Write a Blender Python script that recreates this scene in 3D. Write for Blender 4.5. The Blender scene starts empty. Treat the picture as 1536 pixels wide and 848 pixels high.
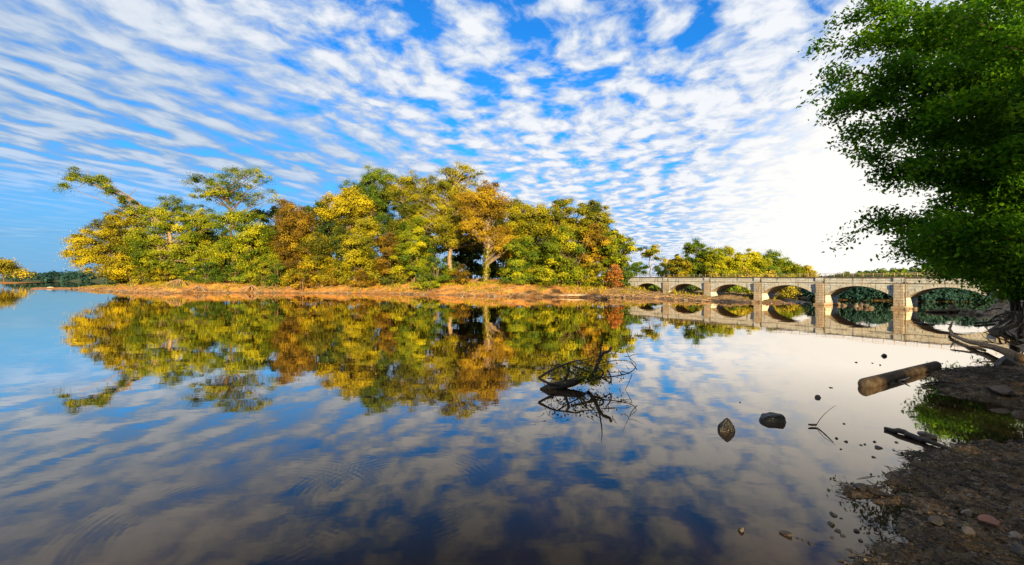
import bpy, math, random
import numpy as np
R = math.radians
C = bpy.context.scene.collection
scene = bpy.context.scene
RNG = np.random.default_rng(11)
random.seed(5)

# ------------------------------------------------------------------ camera
F, CX, HY, CAM = 700.0, 768.0, 416.5, 3.0          # focal length, centre column and horizon row of the 1536 px photograph
cd = bpy.data.cameras.new('camera'); cam = bpy.data.objects.new('camera', cd); C.objects.link(cam)
cd.sensor_width = 36; cd.lens = 36 * F / 1536
cam.location = (0, 0, CAM); cam.rotation_euler = (R(90), 0, 0)
cd.shift_y = -(424 - HY) / 1536
cd.clip_start = 0.1; cd.clip_end = 8000
scene.camera = cam
scene.render.resolution_x, scene.render.resolution_y = 1024, 565

# ------------------------------------------------------------------ light, sky, exposure
SUN_DIR = np.array([0.19, -0.945, 0.26]); SUN_DIR /= np.linalg.norm(SUN_DIR)
sd_ = bpy.data.lights.new('sun', 'SUN'); sun = bpy.data.objects.new('sun', sd_); C.objects.link(sun)
sd_.energy = 5.0; sd_.angle = R(0.6); sd_.color = (1.0, 0.76, 0.40)
from mathutils import Vector
sun.rotation_euler = Vector(-SUN_DIR).to_track_quat('-Z', 'Y').to_euler()
scene.view_settings.view_transform = 'Standard'; scene.view_settings.look = 'None'
scene.view_settings.exposure = 1.6; scene.view_settings.gamma = 1.0
scene.view_settings.use_curve_mapping = False
cy = scene.cycles
cy.max_bounces = 6; cy.diffuse_bounces = 3; cy.glossy_bounces = 3; cy.transmission_bounces = 3; cy.transparent_max_bounces = 6
cy.volume_bounces = 0
cy.caustics_reflective = False; cy.caustics_refractive = False
cy.sample_clamp_indirect = 4
cy.use_denoising = True
try: cy.denoiser = 'OPENIMAGEDENOISE'
except Exception: pass

class NT:
    """small helper round a node tree"""
    def __init__(s, tree):
        s.t = tree; s.n = tree.nodes; s.l = tree.links
    def node(s, typ, **kw):
        n = s.n.new(typ)
        for k, v in kw.items(): setattr(n, k, v)
        return n
    def put(s, sock, v):
        if hasattr(v, 'is_linked') or isinstance(v, bpy.types.NodeSocket): s.l.new(v, sock)
        elif v is not None:
            if isinstance(v, (tuple, list)) and len(v) == 3 and sock.type == 'RGBA': v = (*v, 1)
            sock.default_value = v
    def math(s, op, a, b=None, c=None, clamp=False):
        n = s.node('ShaderNodeMath', operation=op, use_clamp=clamp)
        s.put(n.inputs[0], a); s.put(n.inputs[1], b); s.put(n.inputs[2], c)
        return n.outputs[0]
    def vec(s, op, a, b=None):
        n = s.node('ShaderNodeVectorMath', operation=op)
        s.put(n.inputs[0], a)
        if b is not None: s.put(n.inputs[3 if op == 'SCALE' else 1], b)
        return n.outputs['Value'] if op in ('DOT_PRODUCT', 'LENGTH', 'DISTANCE') else n.outputs[0]
    def xyz(s, x=0.0, y=0.0, z=0.0):
        n = s.node('ShaderNodeCombineXYZ')
        for i, v in enumerate((x, y, z)): s.put(n.inputs[i], v)
        return n.outputs[0]
    def sep(s, v):
        n = s.node('ShaderNodeSeparateXYZ'); s.put(n.inputs[0], v); return n.outputs
    def step(s, v, lo, hi, a=0.0, b=1.0, smooth=True):
        n = s.node('ShaderNodeMapRange', interpolation_type='SMOOTHSTEP' if smooth else 'LINEAR')
        for i, q in enumerate((v, lo, hi, a, b)): s.put(n.inputs[i], q)
        return n.outputs[0]
    def noise(s, v, scale, detail=3.0, rough=0.5, dist=0.0, col=False):
        n = s.node('ShaderNodeTexNoise')
        s.put(n.inputs['Vector'], v); s.put(n.inputs['Scale'], scale); s.put(n.inputs['Detail'], detail)
        s.put(n.inputs['Roughness'], rough); s.put(n.inputs['Distortion'], dist)
        return n.outputs['Color' if col else 0]
    def mix(s, f, a, b, mode='MIX'):
        n = s.node('ShaderNodeMix', data_type='RGBA', blend_type=mode)
        s.put(n.inputs[0], f); s.put(n.inputs[6], a); s.put(n.inputs[7], b)
        return n.outputs[2]
    def ramp(s, f, stops):
        n = s.node('ShaderNodeValToRGB'); e = n.color_ramp.elements
        while len(e) < len(stops): e.new(0.5)
        for q, (p, c) in zip(e, stops): q.position = p; q.color = (*c, 1)
        s.put(n.inputs[0], f); return n.outputs[0]
    def bump(s, h, strength, dist):
        n = s.node('ShaderNodeBump'); s.put(n.inputs['Height'], h)
        n.inputs['Strength'].default_value = strength; n.inputs['Distance'].default_value = dist
        return n.outputs[0]

def make_world():
    w = bpy.data.worlds.new('World'); scene.world = w; w.use_nodes = True
    t = NT(w.node_tree); t.n.clear()
    out = t.node('ShaderNodeOutputWorld'); bg = t.node('ShaderNodeBackground'); bg.inputs[1].default_value = 0.1
    sky = t.node('ShaderNodeTexSky', sky_type='NISHITA', sun_disc=False)
    sky.sun_elevation = math.asin(SUN_DIR[2]); sky.sun_rotation = math.atan2(SUN_DIR[0], SUN_DIR[1])
    sky.air_density = 1.0; sky.dust_density = 0.6; sky.ozone_density = 2.0
    d = t.node('ShaderNodeTexCoord').outputs['Generated']
    x, y, z = t.sep(d)
    zc = t.math('MAXIMUM', z, 0.0)
    k = t.math('DIVIDE', 1.0, t.math('ADD', zc, 0.045))
    qx, qy = t.math('MULTIPLY', x, k), t.math('MULTIPLY', y, k)
    az = R(15); ca, sa = math.cos(az), math.sin(az)
    u = t.math('SUBTRACT', t.math('MULTIPLY', qx, ca), t.math('MULTIPLY', qy, sa))      # across the cloud rows
    v = t.math('ADD', t.math('MULTIPLY', qx, sa), t.math('MULTIPLY', qy, ca))           # along the cloud rows
    q = t.xyz(u, v, 0.0)
    wob = t.vec('SCALE', t.vec('SUBTRACT', t.noise(q, 1.3, 2, col=True), (0.5, 0.5, 0.5)), 0.28)
    wob2 = t.vec('SCALE', t.vec('SUBTRACT', t.noise(q, 7.0, 2, col=True), (0.5, 0.5, 0.5)), 0.06)
    uw, vw, _ = t.sep(t.vec('ADD', t.vec('ADD', q, wob), wob2))
    # puffs (centre and right): short cells in rows
    left = t.step(u, -0.8, -2.7)
    puff = t.noise(t.xyz(t.math('MULTIPLY', uw, 7.6), t.math('MULTIPLY', vw, 5.6), 3.7), 1.0, 5.0, 0.58)
    vo = t.node('ShaderNodeTexVoronoi', feature='SMOOTH_F1'); t.put(vo.inputs['Vector'], t.xyz(t.math('MULTIPLY', uw, 8.6), t.math('MULTIPLY', vw, 6.4), 0.0)); vo.inputs['Scale'].default_value = 1.0
    puff = t.math('ADD', t.math('MULTIPLY', puff, 0.8), t.math('MULTIPLY', t.math('SUBTRACT', 0.78, vo.outputs['Distance']), 0.28))
    # rolls (left): long soft bands
    roll = t.noise(t.xyz(t.math('MULTIPLY', uw, 5.8), t.math('MULTIPLY', vw, 3.0), 9.1), 1.0, 4.0, 0.55)
    wave = t.math('MULTIPLY', t.math('SINE', t.math('MULTIPLY', uw, 19.0)), t.step(left, 0, 1, 0.035, 0.045))
    n = t.math('ADD', t.math('MULTIPLY', puff, t.math('SUBTRACT', 1.0, left)), t.math('MULTIPLY', roll, left))
    n = t.math('ADD', n, wave)
    big = t.noise(q, 0.6, 2, 0.5)
    n = t.math('ADD', n, t.math('MULTIPLY', t.math('SUBTRACT', big, 0.5), 0.26))
    # clear blue patch overhead in front, thicker veil to the right
    patch = t.vec('LENGTH', t.vec('MULTIPLY', t.vec('SUBTRACT', q, (-0.45, 1.55, 0)), (0.8, 1.0, 1)))
    n = t.math('ADD', n, t.step(patch, 0.1, 1.3, -0.03, 0.03))
    g = Vector((640, 700, 30)).normalized()
    glow = t.vec('DOT_PRODUCT', t.vec('NORMALIZE', d), tuple(g))
    n = t.math('ADD', n, t.step(glow, 0.91, 1.0, 0.0, 0.11))
    n = t.math('ADD', n, t.step(t.vec('LENGTH', t.vec('ADD', q, (0, 0.2, 0))), 1.7, 0.7, 0.0, 0.05))
    soft = t.step(left, 0, 1, 0.19, 0.30)
    dens = t.step(t.math('DIVIDE', t.math('SUBTRACT', n, t.step(left, 0, 1, 0.35, 0.30)), soft), 0.0, 1.0)
    core = t.step(n, t.step(left, 0, 1, 0.47, 0.42), t.step(left, 0, 1, 0.64, 0.70))
    # low in the left the sheet thins out into streaks
    lowleft = t.math('MULTIPLY', t.step(z, 0.24, 0.05), t.step(x, 0.0, -0.42))
    streak = t.noise(t.xyz(t.math('MULTIPLY', x, 1.4), t.math('MULTIPLY', z, 20.0), 1.0), 1.0, 4, 0.55)
    dens = t.math('MULTIPLY', dens, t.step(lowleft, 0, 1, 1.0, 0.1))
    dens = t.math('MAXIMUM', dens, t.math('MULTIPLY', t.step(streak, 0.52, 0.72, 0, 0.8), lowleft))
    E = 10.0 * 0.36
    lit = t.mix(left, (0.84 * E, 0.86 * E, 0.90 * E), (0.55 * E, 0.64 * E, 0.77 * E))
    dim = t.mix(left, (0.48 * E, 0.59 * E, 0.78 * E), (0.20 * E, 0.35 * E, 0.57 * E))
    cloud = t.mix(core, dim, lit)
    cloud = t.mix(t.step(glow, 0.90, 0.997), cloud, (0.97 * E, 0.95 * E, 0.90 * E))
    skyc = t.mix(1.0, sky.outputs[0], (0.065, 0.43, 0.82), 'MULTIPLY')
    skyc = t.mix(t.step(z, 0.30, 0.02, 0, 0.85), skyc, (0.19 * E, 0.39 * E, 0.68 * E))
    skyc = t.mix(t.step(glow, 0.90, 0.998, 0, 0.97), skyc, (1.0 * E, 0.98 * E, 0.94 * E))
    t.put(bg.inputs[0], t.mix(dens, skyc, cloud))
    t.l.new(bg.outputs[0], out.inputs[0])
make_world()

# ------------------------------------------------------------------ helpers
def at(px, py, z=0.0):
    """the point at height z that stands under pixel (px, py) of the photograph"""
    D = F * (CAM - z) / (py - HY)
    return np.array([(px - CX) * D / F, D, z])
def up(py, D): return CAM + (HY - py) * D / F
def side(px, D): return (px - CX) * D / F

def hash2(ix, iy, s=0):
    h = (ix.astype(np.int64) * 374761393 + iy.astype(np.int64) * 668265263 + s * 974711) & 0x7fffffff
    h = ((h ^ (h >> 13)) * 1274126177) & 0x7fffffff
    return ((h ^ (h >> 16)) & 0xffff) / 65535.0
def vnoise(x, y, s=0):
    ix, iy = np.floor(x), np.floor(y); fx, fy = x - ix, y - iy
    fx, fy = fx * fx * (3 - 2 * fx), fy * fy * (3 - 2 * fy)
    a, b = hash2(ix, iy, s), hash2(ix + 1, iy, s); c, d = hash2(ix, iy + 1, s), hash2(ix + 1, iy + 1, s)
    return (a + (b - a) * fx) * (1 - fy) + (c + (d - c) * fx) * fy - 0.5
def fbm(x, y, octs=4, s=0):
    r, a = 0, 1.0
    for i in range(octs):
        r = r + a * vnoise(x * 2 ** i, y * 2 ** i, s + i); a *= 0.5
    return r
def signed_dist(x, y, poly):
    """distance to a polygon's edge, positive inside"""
    p = np.asarray(poly, float); n = len(p)
    best = np.full(x.shape, 1e9); ins = np.zeros(x.shape, bool)
    for i in range(n):
        a, b = p[i], p[(i + 1) % n]; e = b - a
        tt = np.clip(((x - a[0]) * e[0] + (y - a[1]) * e[1]) / (e @ e + 1e-12), 0, 1)
        best = np.minimum(best, np.hypot(x - a[0] - tt * e[0], y - a[1] - tt * e[1]))
        if a[1] != b[1]:
            ins ^= ((a[1] > y) != (b[1] > y)) & (x < (b[0] - a[0]) * (y - a[1]) / (b[1] - a[1]) + a[0])
    return np.where(ins, best, -best)
def sstep(v, a, b):
    q = np.clip((v - a) / (b - a), 0, 1); return q * q * (3 - 2 * q)

class MB:
    """collects vertices, faces and a per-vertex tint, then links them as ONE mesh object"""
    def __init__(s): s.v, s.f, s.t, s.n = [], [], [], 0
    def add(s, verts, faces, tint=0.5):
        verts = np.asarray(verts, float); s.v.append(verts)
        s.f.append((np.asarray(faces, np.int64) + s.n))
        s.t.append(np.broadcast_to(np.asarray(tint, float), (len(verts),)).copy()); s.n += len(verts)
    def box(s, c, half, rot=0.0, jit=0.0, tint=0.5, taper=1.0):
        hx, hy, hz = half
        p = np.array([[sx * hx * (taper if sz > 0 else 1), sy * hy * (taper if sz > 0 else 1), sz * hz] for sz in (-1, 1) for sy in (-1, 1) for sx in (-1, 1)], float)
        if jit: p += RNG.normal(0, jit, p.shape)
        cr, sr = math.cos(rot), math.sin(rot)
        p[:, :2] = p[:, :2] @ np.array([[cr, sr], [-sr, cr]])
        s.add(p + np.asarray(c), [[0, 2, 3, 1], [4, 5, 7, 6], [0, 1, 5, 4], [2, 6, 7, 3], [0, 4, 6, 2], [1, 3, 7, 5]], tint)
    def tube(s, path, rad, sides=7, cap=True, rough=0.0, tint=0.5):
        P = np.asarray(path, float); n = len(P); rad = np.broadcast_to(np.asarray(rad, float), (n,))
        T = np.gradient(P, axis=0); T /= np.linalg.norm(T, axis=1)[:, None] + 1e-9
        ref = np.array([0, 0, 1.0]) if abs(T[0, 2]) < 0.8 else np.array([1.0, 0, 0])
        rings = []
        a = np.arange(sides) / sides * 2 * np.pi
        for i in range(n):
            A = np.cross(T[i], ref); A /= np.linalg.norm(A) + 1e-9; B = np.cross(T[i], A); ref = np.cross(A, T[i]) if False else ref
            r = rad[i] * (1 + (RNG.normal(0, rough, sides) if rough else 0))
            rings.append(P[i] + (np.cos(a) * r)[:, None] * A + (np.sin(a) * r)[:, None] * B)
        V = np.concatenate(rings)
        f = []
        for i in range(n - 1):
            for j in range(sides):
                k = (j + 1) % sides
                f.append([i * sides + j, i * sides + k, (i + 1) * sides + k, (i + 1) * sides + j])
        if cap:
            m = len(V); V = np.concatenate([V, P[:1], P[-1:]])
            for j in range(sides):
                k = (j + 1) % sides
                f.append([m, k, j, m]); f.append([m + 1, (n - 1) * sides + j, (n - 1) * sides + k, m + 1])
        s.add(V, f, tint)
    def build(s, name, mat, parent=None, smooth=True, loc=None):
        V = np.concatenate(s.v); Fq = np.concatenate(s.f); T = np.concatenate(s.t)
        if loc is None: loc = np.zeros(3)
        V = V - np.asarray(loc)
        tri = Fq[:, 3] == Fq[:, 0]
        tot = np.where(tri, 3, 4); st = np.concatenate([[0], np.cumsum(tot)[:-1]])
        mask = np.ones(Fq.shape, bool); mask[tri, 3] = False
        me = bpy.data.meshes.new(name)
        me.vertices.add(len(V)); me.vertices.foreach_set('co', V.astype(np.float32).ravel())
        me.loops.add(int(tot.sum())); me.loops.foreach_set('vertex_index', Fq[mask].astype(np.int32))
        me.polygons.add(len(Fq)); me.polygons.foreach_set('loop_start', st.astype(np.int32))
        me.polygons.foreach_set('use_smooth', np.full(len(Fq), smooth))
        at_ = me.attributes.new('tint', 'FLOAT', 'POINT'); at_.data.foreach_set('value', T.astype(np.float32))
        me.update(calc_edges=True)
        me.materials.append(mat)
        o = bpy.data.objects.new(name, me); C.objects.link(o)
        if parent is not None: o.parent = parent
        else: o.location = loc
        return o

def thing(name, label, cat, loc, group=None, rz=0.0):
    o = bpy.data.objects.new(name, None); C.objects.link(o); o.location = tuple(loc); o.rotation_euler = (0, 0, rz)
    o.empty_display_size = 0.2
    return tag(o, label, cat, group)
def tag(o, label, cat, group=None, kind=None):
    o['label'] = label; o['category'] = cat
    if group: o['group'] = group
    if kind: o['kind'] = kind
    return o
def setting(o, kind='structure'): o['kind'] = kind; return o

def rand_dirs(n):
    d = RNG.normal(size=(n, 3)); return d / (np.linalg.norm(d, axis=1)[:, None] + 1e-9)
def leaves(mb, cen, nrm, size, tint, wid=0.5, fold=0.12):
    n = len(cen)
    nrm = nrm / (np.linalg.norm(nrm, axis=1)[:, None] + 1e-9)
    a = np.cross(nrm, rand_dirs(n)); a /= np.linalg.norm(a, axis=1)[:, None] + 1e-9
    b = np.cross(nrm, a); s = np.asarray(size)[:, None]
    V = np.stack([cen - a * s, cen + b * s * wid + nrm * s * fold, cen + a * s, cen - b * s * wid + nrm * s * fold], 1).reshape(-1, 3)
    Fq = np.arange(4 * n).reshape(n, 4)
    mb.add(V, Fq, np.repeat(tint, 4))
def bez(a, b, sag, n=6):
    """a bent path from a to b; sag shifts its middle"""
    tt = np.linspace(0, 1, n)[:, None]; a, b, sag = map(lambda q: np.asarray(q, float), (a, b, sag))
    m = (a + b) / 2 + sag
    return (1 - tt) ** 2 * a + 2 * tt * (1 - tt) * m + tt ** 2 * b

# ------------------------------------------------------------------ materials
def material(name):
    m = bpy.data.materials.new(name); m.use_nodes = True
    t = NT(m.node_tree); t.n.clear(); out = t.node('ShaderNodeOutputMaterial')
    return m, t, out
def principled(t, out, col, rough=0.7, spec=0.4, normal=None):
    p = t.node('ShaderNodeBsdfPrincipled')
    t.put(p.inputs['Base Color'], col); t.put(p.inputs['Roughness'], rough); t.put(p.inputs['Specular IOR Level'], spec)
    if normal is not None: t.put(p.inputs['Normal'], normal)
    if out is not None: t.l.new(p.outputs[0], out.inputs[0])
    return p
def leaf_mat(name, stops, trans=0.13):
    m, t, out = material(name)
    k = 1.0 if name in ('fresh_green_leaves', 'fallen_leaves') else 0.78
    a = t.node('ShaderNodeAttribute', attribute_name='tint').outputs['Fac']
    col = t.ramp(a, [(i / (len(stops) - 1), tuple(q * k for q in c)) for i, c in enumerate(stops)])
    p = principled(t, None, col, 0.6, 0.12)
    tr = t.node('ShaderNodeBsdfTranslucent'); t.put(tr.inputs[0], t.mix(1.0, col, (1.25, 1.15, 0.6), 'MULTIPLY'))
    mx = t.node('ShaderNodeMixShader'); mx.inputs[0].default_value = trans
    t.l.new(p.outputs[0], mx.inputs[1]); t.l.new(tr.outputs[0], mx.inputs[2]); t.l.new(mx.outputs[0], out.inputs[0])
    return m
LM = {
 'gold':  leaf_mat('golden_leaves', [(.05, .06, .004), (.24, .20, .005), (.52, .42, .008)]),
 'rust':  leaf_mat('rusty_leaves', [(.05, .036, .005), (.19, .115, .006), (.40, .27, .010)]),
 'lime':  leaf_mat('yellow_green_leaves', [(.026, .065, .004), (.15, .19, .005), (.42, .39, .008)]),
 'olive': leaf_mat('olive_leaves', [(.026, .045, .004), (.125, .135, .005), (.36, .31, .008)]),
 'green': leaf_mat('green_leaves', [(.02, .05, .006), (.065, .125, .008), (.19, .24, .010)]),
 'dark':  leaf_mat('dark_green_leaves', [(.012, .028, .007), (.03, .06, .011), (.08, .10, .012)]),  # dark tone also holds the shade between the island's trees
 'near':  leaf_mat('fresh_green_leaves', [(.032, .095, .005), (.09, .24, .008), (.24, .42, .014)], 0.55),
 'lemon': leaf_mat('lemon_yellow_leaves', [(.13, .13, .01), (.36, .29, .018), (.52, .40, .03)]),
 'red':   leaf_mat('red_orange_leaves', [(.14, .05, .012), (.32, .12, .02), (.40, .22, .03)]),
 'haze_teal':  leaf_mat('haze_blue_leaves', [(.010, .040, .034), (.020, .066, .055), (.04, .09, .065)]),  # blue of distance haze and shade put into the leaf colour
}
def bark_mat(name, c1, c2, rough=0.85, scale=3.0):
    m, t, out = material(name)
    o = t.node('ShaderNodeTexCoord').outputs['Object']
    n1 = t.noise(t.vec('MULTIPLY', o, (scale * 2, scale * 2, scale * .6)), 1.0, 5, 0.65)
    col = t.ramp(n1, [(0.3, c1), (0.7, c2)])
    principled(t, out, col, rough, 0.25, t.bump(n1, 0.8, 0.05))
    return m
BARK = bark_mat('brown_bark', (.06, .04, .025), (.19, .125, .07))
PALE = bark_mat('pale_bark', (.09, .065, .04), (.30, .225, .145))
ROOTM = bark_mat('bare_roots', (.10, .06, .03), (.34, .22, .12))
DARKB = bark_mat('dark_wet_bark', (.010, .008, .006), (.045, .034, .024), 0.5, 9)
DRIFT = bark_mat('bleached_driftwood', (.20, .15, .10), (.48, .40, .31), 0.8, 6)
LOGM = bark_mat('log_bark', (.022, .015, .009), (.11, .075, .045), 0.65, 12)

def water_mat():
    m, t, out = material('river_water')
    o = t.node('ShaderNodeTexCoord').outputs['Object']
    x, y, z = t.sep(o)
    n1 = t.noise(t.vec('MULTIPLY', o, (0.8, 1.5, 1)), 1.0, 3, 0.5)
    n2 = t.noise(t.vec('MULTIPLY', o, (0.16, 0.3, 1)), 1.0, 2, 0.5)
    h = t.math('ADD', t.math('MULTIPLY', n1, 0.0055), t.math('MULTIPLY', n2, 0.020))
    # faint rings left by fish
    for (cxr, cyr, rad, amp) in ((-1.6, 6.6, 1.5, .0010), (-3.4, 5.9, 1.9, .0010)):
        dist = t.vec('LENGTH', t.vec('SUBTRACT', t.xyz(x, y, 0.0), (cxr, cyr, 0)))
        sw = t.math('SINE', t.math('MULTIPLY', dist, 62.0))
        band = t.math('MULTIPLY', t.step(dist, rad * .45, rad * .8), t.step(dist, rad * 1.15, rad * .85))
        patchy = t.step(t.noise(o, 0.9, 2), 0.42, 0.6)
        h = t.math('ADD', h, t.math('MULTIPLY', t.math('MULTIPLY', sw, amp * .3), t.math('MULTIPLY', band, patchy)))
    b = t.node('ShaderNodeBump'); t.put(b.inputs['Height'], h); b.inputs['Strength'].default_value = 0.35; b.inputs['Distance'].default_value = 1.0
    fr = t.node('ShaderNodeFresnel'); fr.inputs[0].default_value = 1.333
    fac = t.math('MAXIMUM', t.math('MINIMUM', t.math('MULTIPLY_ADD', fr.outputs[0], 2.65, -0.118), 0.93), 0.03)
    gl = t.node('ShaderNodeBsdfGlossy'); gl.inputs[0].default_value = (1.0, 0.915, 0.815, 1); gl.inputs[1].default_value = 0.018
    t.l.new(b.outputs[0], gl.inputs['Normal'])
    df = t.node('ShaderNodeBsdfDiffuse'); t.put(df.inputs[0], (.020, .0125, .008))
    mx = t.node('ShaderNodeMixShader'); t.put(mx.inputs[0], fac)
    t.l.new(df.outputs[0], mx.inputs[1]); t.l.new(gl.outputs[0], mx.inputs[2]); t.l.new(mx.outputs[0], out.inputs[0])
    return m
WATER = water_mat()

def earth_mat():
    m, t, out = material('island_earth')
    o = t.node('ShaderNodeTexCoord').outputs['Object']; z = t.sep(o)[2]
    n = t.noise(o, 0.55, 6, 0.65); n2 = t.noise(o, 3.0, 5, 0.7)
    col = t.ramp(t.math('ADD', t.math('MULTIPLY', n, 0.6), t.math('MULTIPLY', n2, 0.4)), [(0.34, (.15, .058, .013)), (0.5, (.40, .175, .036)), (0.66, (.50, .27, .07))])
    grass = t.math('MULTIPLY', t.step(t.noise(o, 0.25, 4, 0.6), 0.5, 0.62), t.step(z, 0.7, 1.3))
    col = t.mix(grass, col, t.ramp(n2, [(0.3, (.07, .09, .012)), (0.7, (.20, .19, .02))]))
    ox = t.sep(o)[0]
    col = t.mix(t.step(t.noise(o, 0.9, 5, 0.7), 0.50, 0.60, 0, 0.5), col, (.075, .04, .015))
    col = t.mix(t.step(t.math('ADD', ox, t.math('MULTIPLY', n, 8.0)), 12.0, 24.0, 0, 0.85), col, t.ramp(n2, [(0.35, (.05, .035, .022)), (0.52, (.15, .11, .07)), (0.66, (.12, .13, .03))]))
    wet = t.step(z, 0.28, 0.03)
    col = t.mix(t.math('MULTIPLY', wet, 0.55), col, (.12, .06, .022))
    principled(t, out, col, t.step(wet, 0, 1, 0.9, 0.45), 0.3, t.bump(n2, 0.9, 0.25))
    return m
EARTH = earth_mat()
def mud_mat():
    m, t, out = material('wet_mud')
    o = t.node('ShaderNodeTexCoord').outputs['Object']; z = t.sep(o)[2]
    n = t.noise(o, 1.3, 5, 0.6); n2 = t.noise(o, 22.0, 5, 0.7); n3 = t.noise(o, 70.0, 3, 0.6)
    col = t.ramp(t.math('ADD', t.math('MULTIPLY', n, 0.45), t.math('MULTIPLY', n2, 0.55)), [(0.33, (.014, .008, .003)), (0.5, (.090, .053, .020)), (0.68, (.26, .165, .072))])
    green = t.step(t.noise(o, 2.1, 4, 0.65), 0.55, 0.68, 0, 0.6)
    col = t.mix(green, col, (.035, .045, .012))
    rough = t.step(t.noise(o, 9.0, 4, 0.7), 0.42, 0.56, 0.16, 0.75)
    principled(t, out, col, rough, 0.35, t.bump(t.math('ADD', n2, t.math('MULTIPLY', n3, 0.5)), 1.0, 0.06))
    return m
MUD = mud_mat()
def rock_mat(name, c1, c2, rough=0.6, scale=6):
    m, t, out = material(name)
    o = t.node('ShaderNodeTexCoord').outputs['Object']
    n = t.noise(o, scale, 6, 0.65); a = t.node('ShaderNodeAttribute', attribute_name='tint').outputs['Fac']
    col = t.mix(t.math('MULTIPLY_ADD', n, 0.8, t.math('SUBTRACT', t.math('MULTIPLY', a, 0.9), 0.35), clamp=True), c1, c2)
    principled(t, out, col, rough, 0.4, t.bump(n, 0.7, 0.04))
    return m
ROCK = rock_mat('brown_rock', (.035, .026, .018), (.19, .145, .10))
WETROCK = rock_mat('wet_dark_rock', (.008, .006, .004), (.048, .035, .022), 0.4, 9)
PALEROCK = rock_mat('pale_rock', (.30, .22, .14), (.62, .50, .36), 0.8, 3)
REDROCK = rock_mat('reddish_stone', (.08, .03, .018), (.17, .07, .04), 0.45, 9)
LITTER = leaf_mat('fallen_leaves', [(.02, .013, .007), (.10, .055, .022), (.24, .14, .06)], 0.1)
PEBB = rock_mat('pebbles', (.010, .008, .005), (.12, .088, .055), 0.4, 15)
HILL = None

def stone_mat(name, base, dark, brick=True, warm=(.36, .26, .16)):
    m, t, out = material(name)
    o = t.node('ShaderNodeTexCoord').outputs['Object']; x, y, z = t.sep(o)
    if brick:
        b = t.node('ShaderNodeTexBrick'); b.offset = 0.5
        t.put(b.inputs['Vector'], t.xyz(t.math('ADD', x, t.math('MULTIPLY', y, 1.0)), z, 0.0))
        b.inputs['Scale'].default_value = 1.0; b.inputs['Brick Width'].default_value = 0.62; b.inputs['Row Height'].default_value = 0.27
        b.inputs['Mortar Size'].default_value = 0.012; b.inputs['Mortar Smooth'].default_value = 0.3; b.inputs['Bias'].default_value = 0.0
        t.put(b.inputs['Color1'], base); t.put(b.inputs['Color2'], tuple(c * 0.78 for c in base)); t.put(b.inputs['Mortar'], dark)
        col, hgt = b.outputs[0], b.outputs[1]
    else:
        col, hgt = t.mix(0.0, base, base), t.math('ADD', 0.0, 0.0)
    n = t.noise(o, 1.3, 6, 0.65); n2 = t.noise(o, 9.0, 5, 0.7)
    col = t.mix(t.step(n, 0.42, 0.66, 0, 0.55), col, warm)
    # weeping stains that run down from the ledges, soot and lichen
    st = t.noise(t.xyz(t.math('MULTIPLY', x, 3.6), t.math('MULTIPLY', y, 3.6), t.math('MULTIPLY', z, 0.45)), 1.0, 5, 0.7)
    col = t.mix(t.step(st, 0.52, 0.68, 0, 0.85), col, dark)
    col = t.mix(t.step(n2, 0.57, 0.70, 0, 0.7), col, tuple(c * 1.2 for c in dark))
    damp = t.math('MULTIPLY', t.step(t.math('ADD', z, t.math('MULTIPLY', n, 0.5)), 0.75, 0.3), 0.6)
    col = t.mix(damp, col, (.20, .12, .06))
    hh = t.math('SUBTRACT', t.math('MULTIPLY', n2, 0.4), hgt)
    principled(t, out, col, 0.85, 0.2, t.bump(hh, 0.7, 0.05))
    return m
STONE = stone_mat('pale_ashlar', (.47, .485, .48), (.065, .075, .06), True, (.37, .33, .27))
PIERST = stone_mat('pier_ashlar', (.38, .335, .27), (.07, .05, .035), True, (.38, .24, .13))
RINGST = stone_mat('arch_stone', (.43, .425, .395), (.065, .07, .05), False, (.40, .33, .24))
CAPST = stone_mat('dark_coping', (.11, .085, .06), (.03, .025, .02), False, (.10, .075, .05))
def iron():
    m, t, out = material('weathered_iron')
    o = t.node('ShaderNodeTexCoord').outputs['Object']
    principled(t, out, t.ramp(t.noise(o, 8, 4), [(0.35, (.16, .10, .05)), (0.65, (.42, .34, .22))]), 0.6, 0.4)
    return m
IRON = iron()
# ------------------------------------------------------------------ the setting: water, island, banks, hills
def pts(*a): return [tuple(at(px, py)[:2]) for px, py in a]
isle_front = pts((22, 433), (90, 434.2), (150, 436), (190, 439.5), (245, 441), (300, 439.5), (380, 439.8), (450, 440.3), (520, 440.6), (600, 441.6), (660, 443), (700, 444),
                 (760, 445.3), (830, 446.3), (900, 446.5), (940, 447), (985, 449.5), (1040, 451.5), (1090, 454.3), (1150, 455.2), (1205, 455.6), (1222, 454.2))
ISLAND = isle_front + [(38.0, 66.0), (46.0, 80.0), (56.0, 96.0), (75.0, 130.0), (70.0, 170.0), (0.0, 178.0), (-60.0, 160.0), (-95.0, 145.0), (-122.0, 131.0)]
BANK = [(2.2, -30.0), (2.0, -4.0), (2.6, 1.0)] + pts((1285, 848), (1298, 790), (1310, 745), (1352, 705), (1385, 676), (1422, 655), (1480, 651), (1545, 648), (1548, 620), (1480, 606), (1405, 588), (1392, 562), (1425, 553), (1475, 549),
        (1530, 533), (1530, 505), (1500, 490), (1482, 476), (1476, 467.5)) + [(42.6, 41.5), (47.0, 43.5), (60.0, 45.0), (120.0, 45.0), (120.0, -30.0)]
FAR = [(41.5, 63.5), (46.0, 60.0), (54.0, 58.0), (66.0, 55.0), (100.0, 54.0), (160.0, 60.0), (160.0, 200.0), (90, 220), (62, 150)]     # low bank beyond the arches

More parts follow.
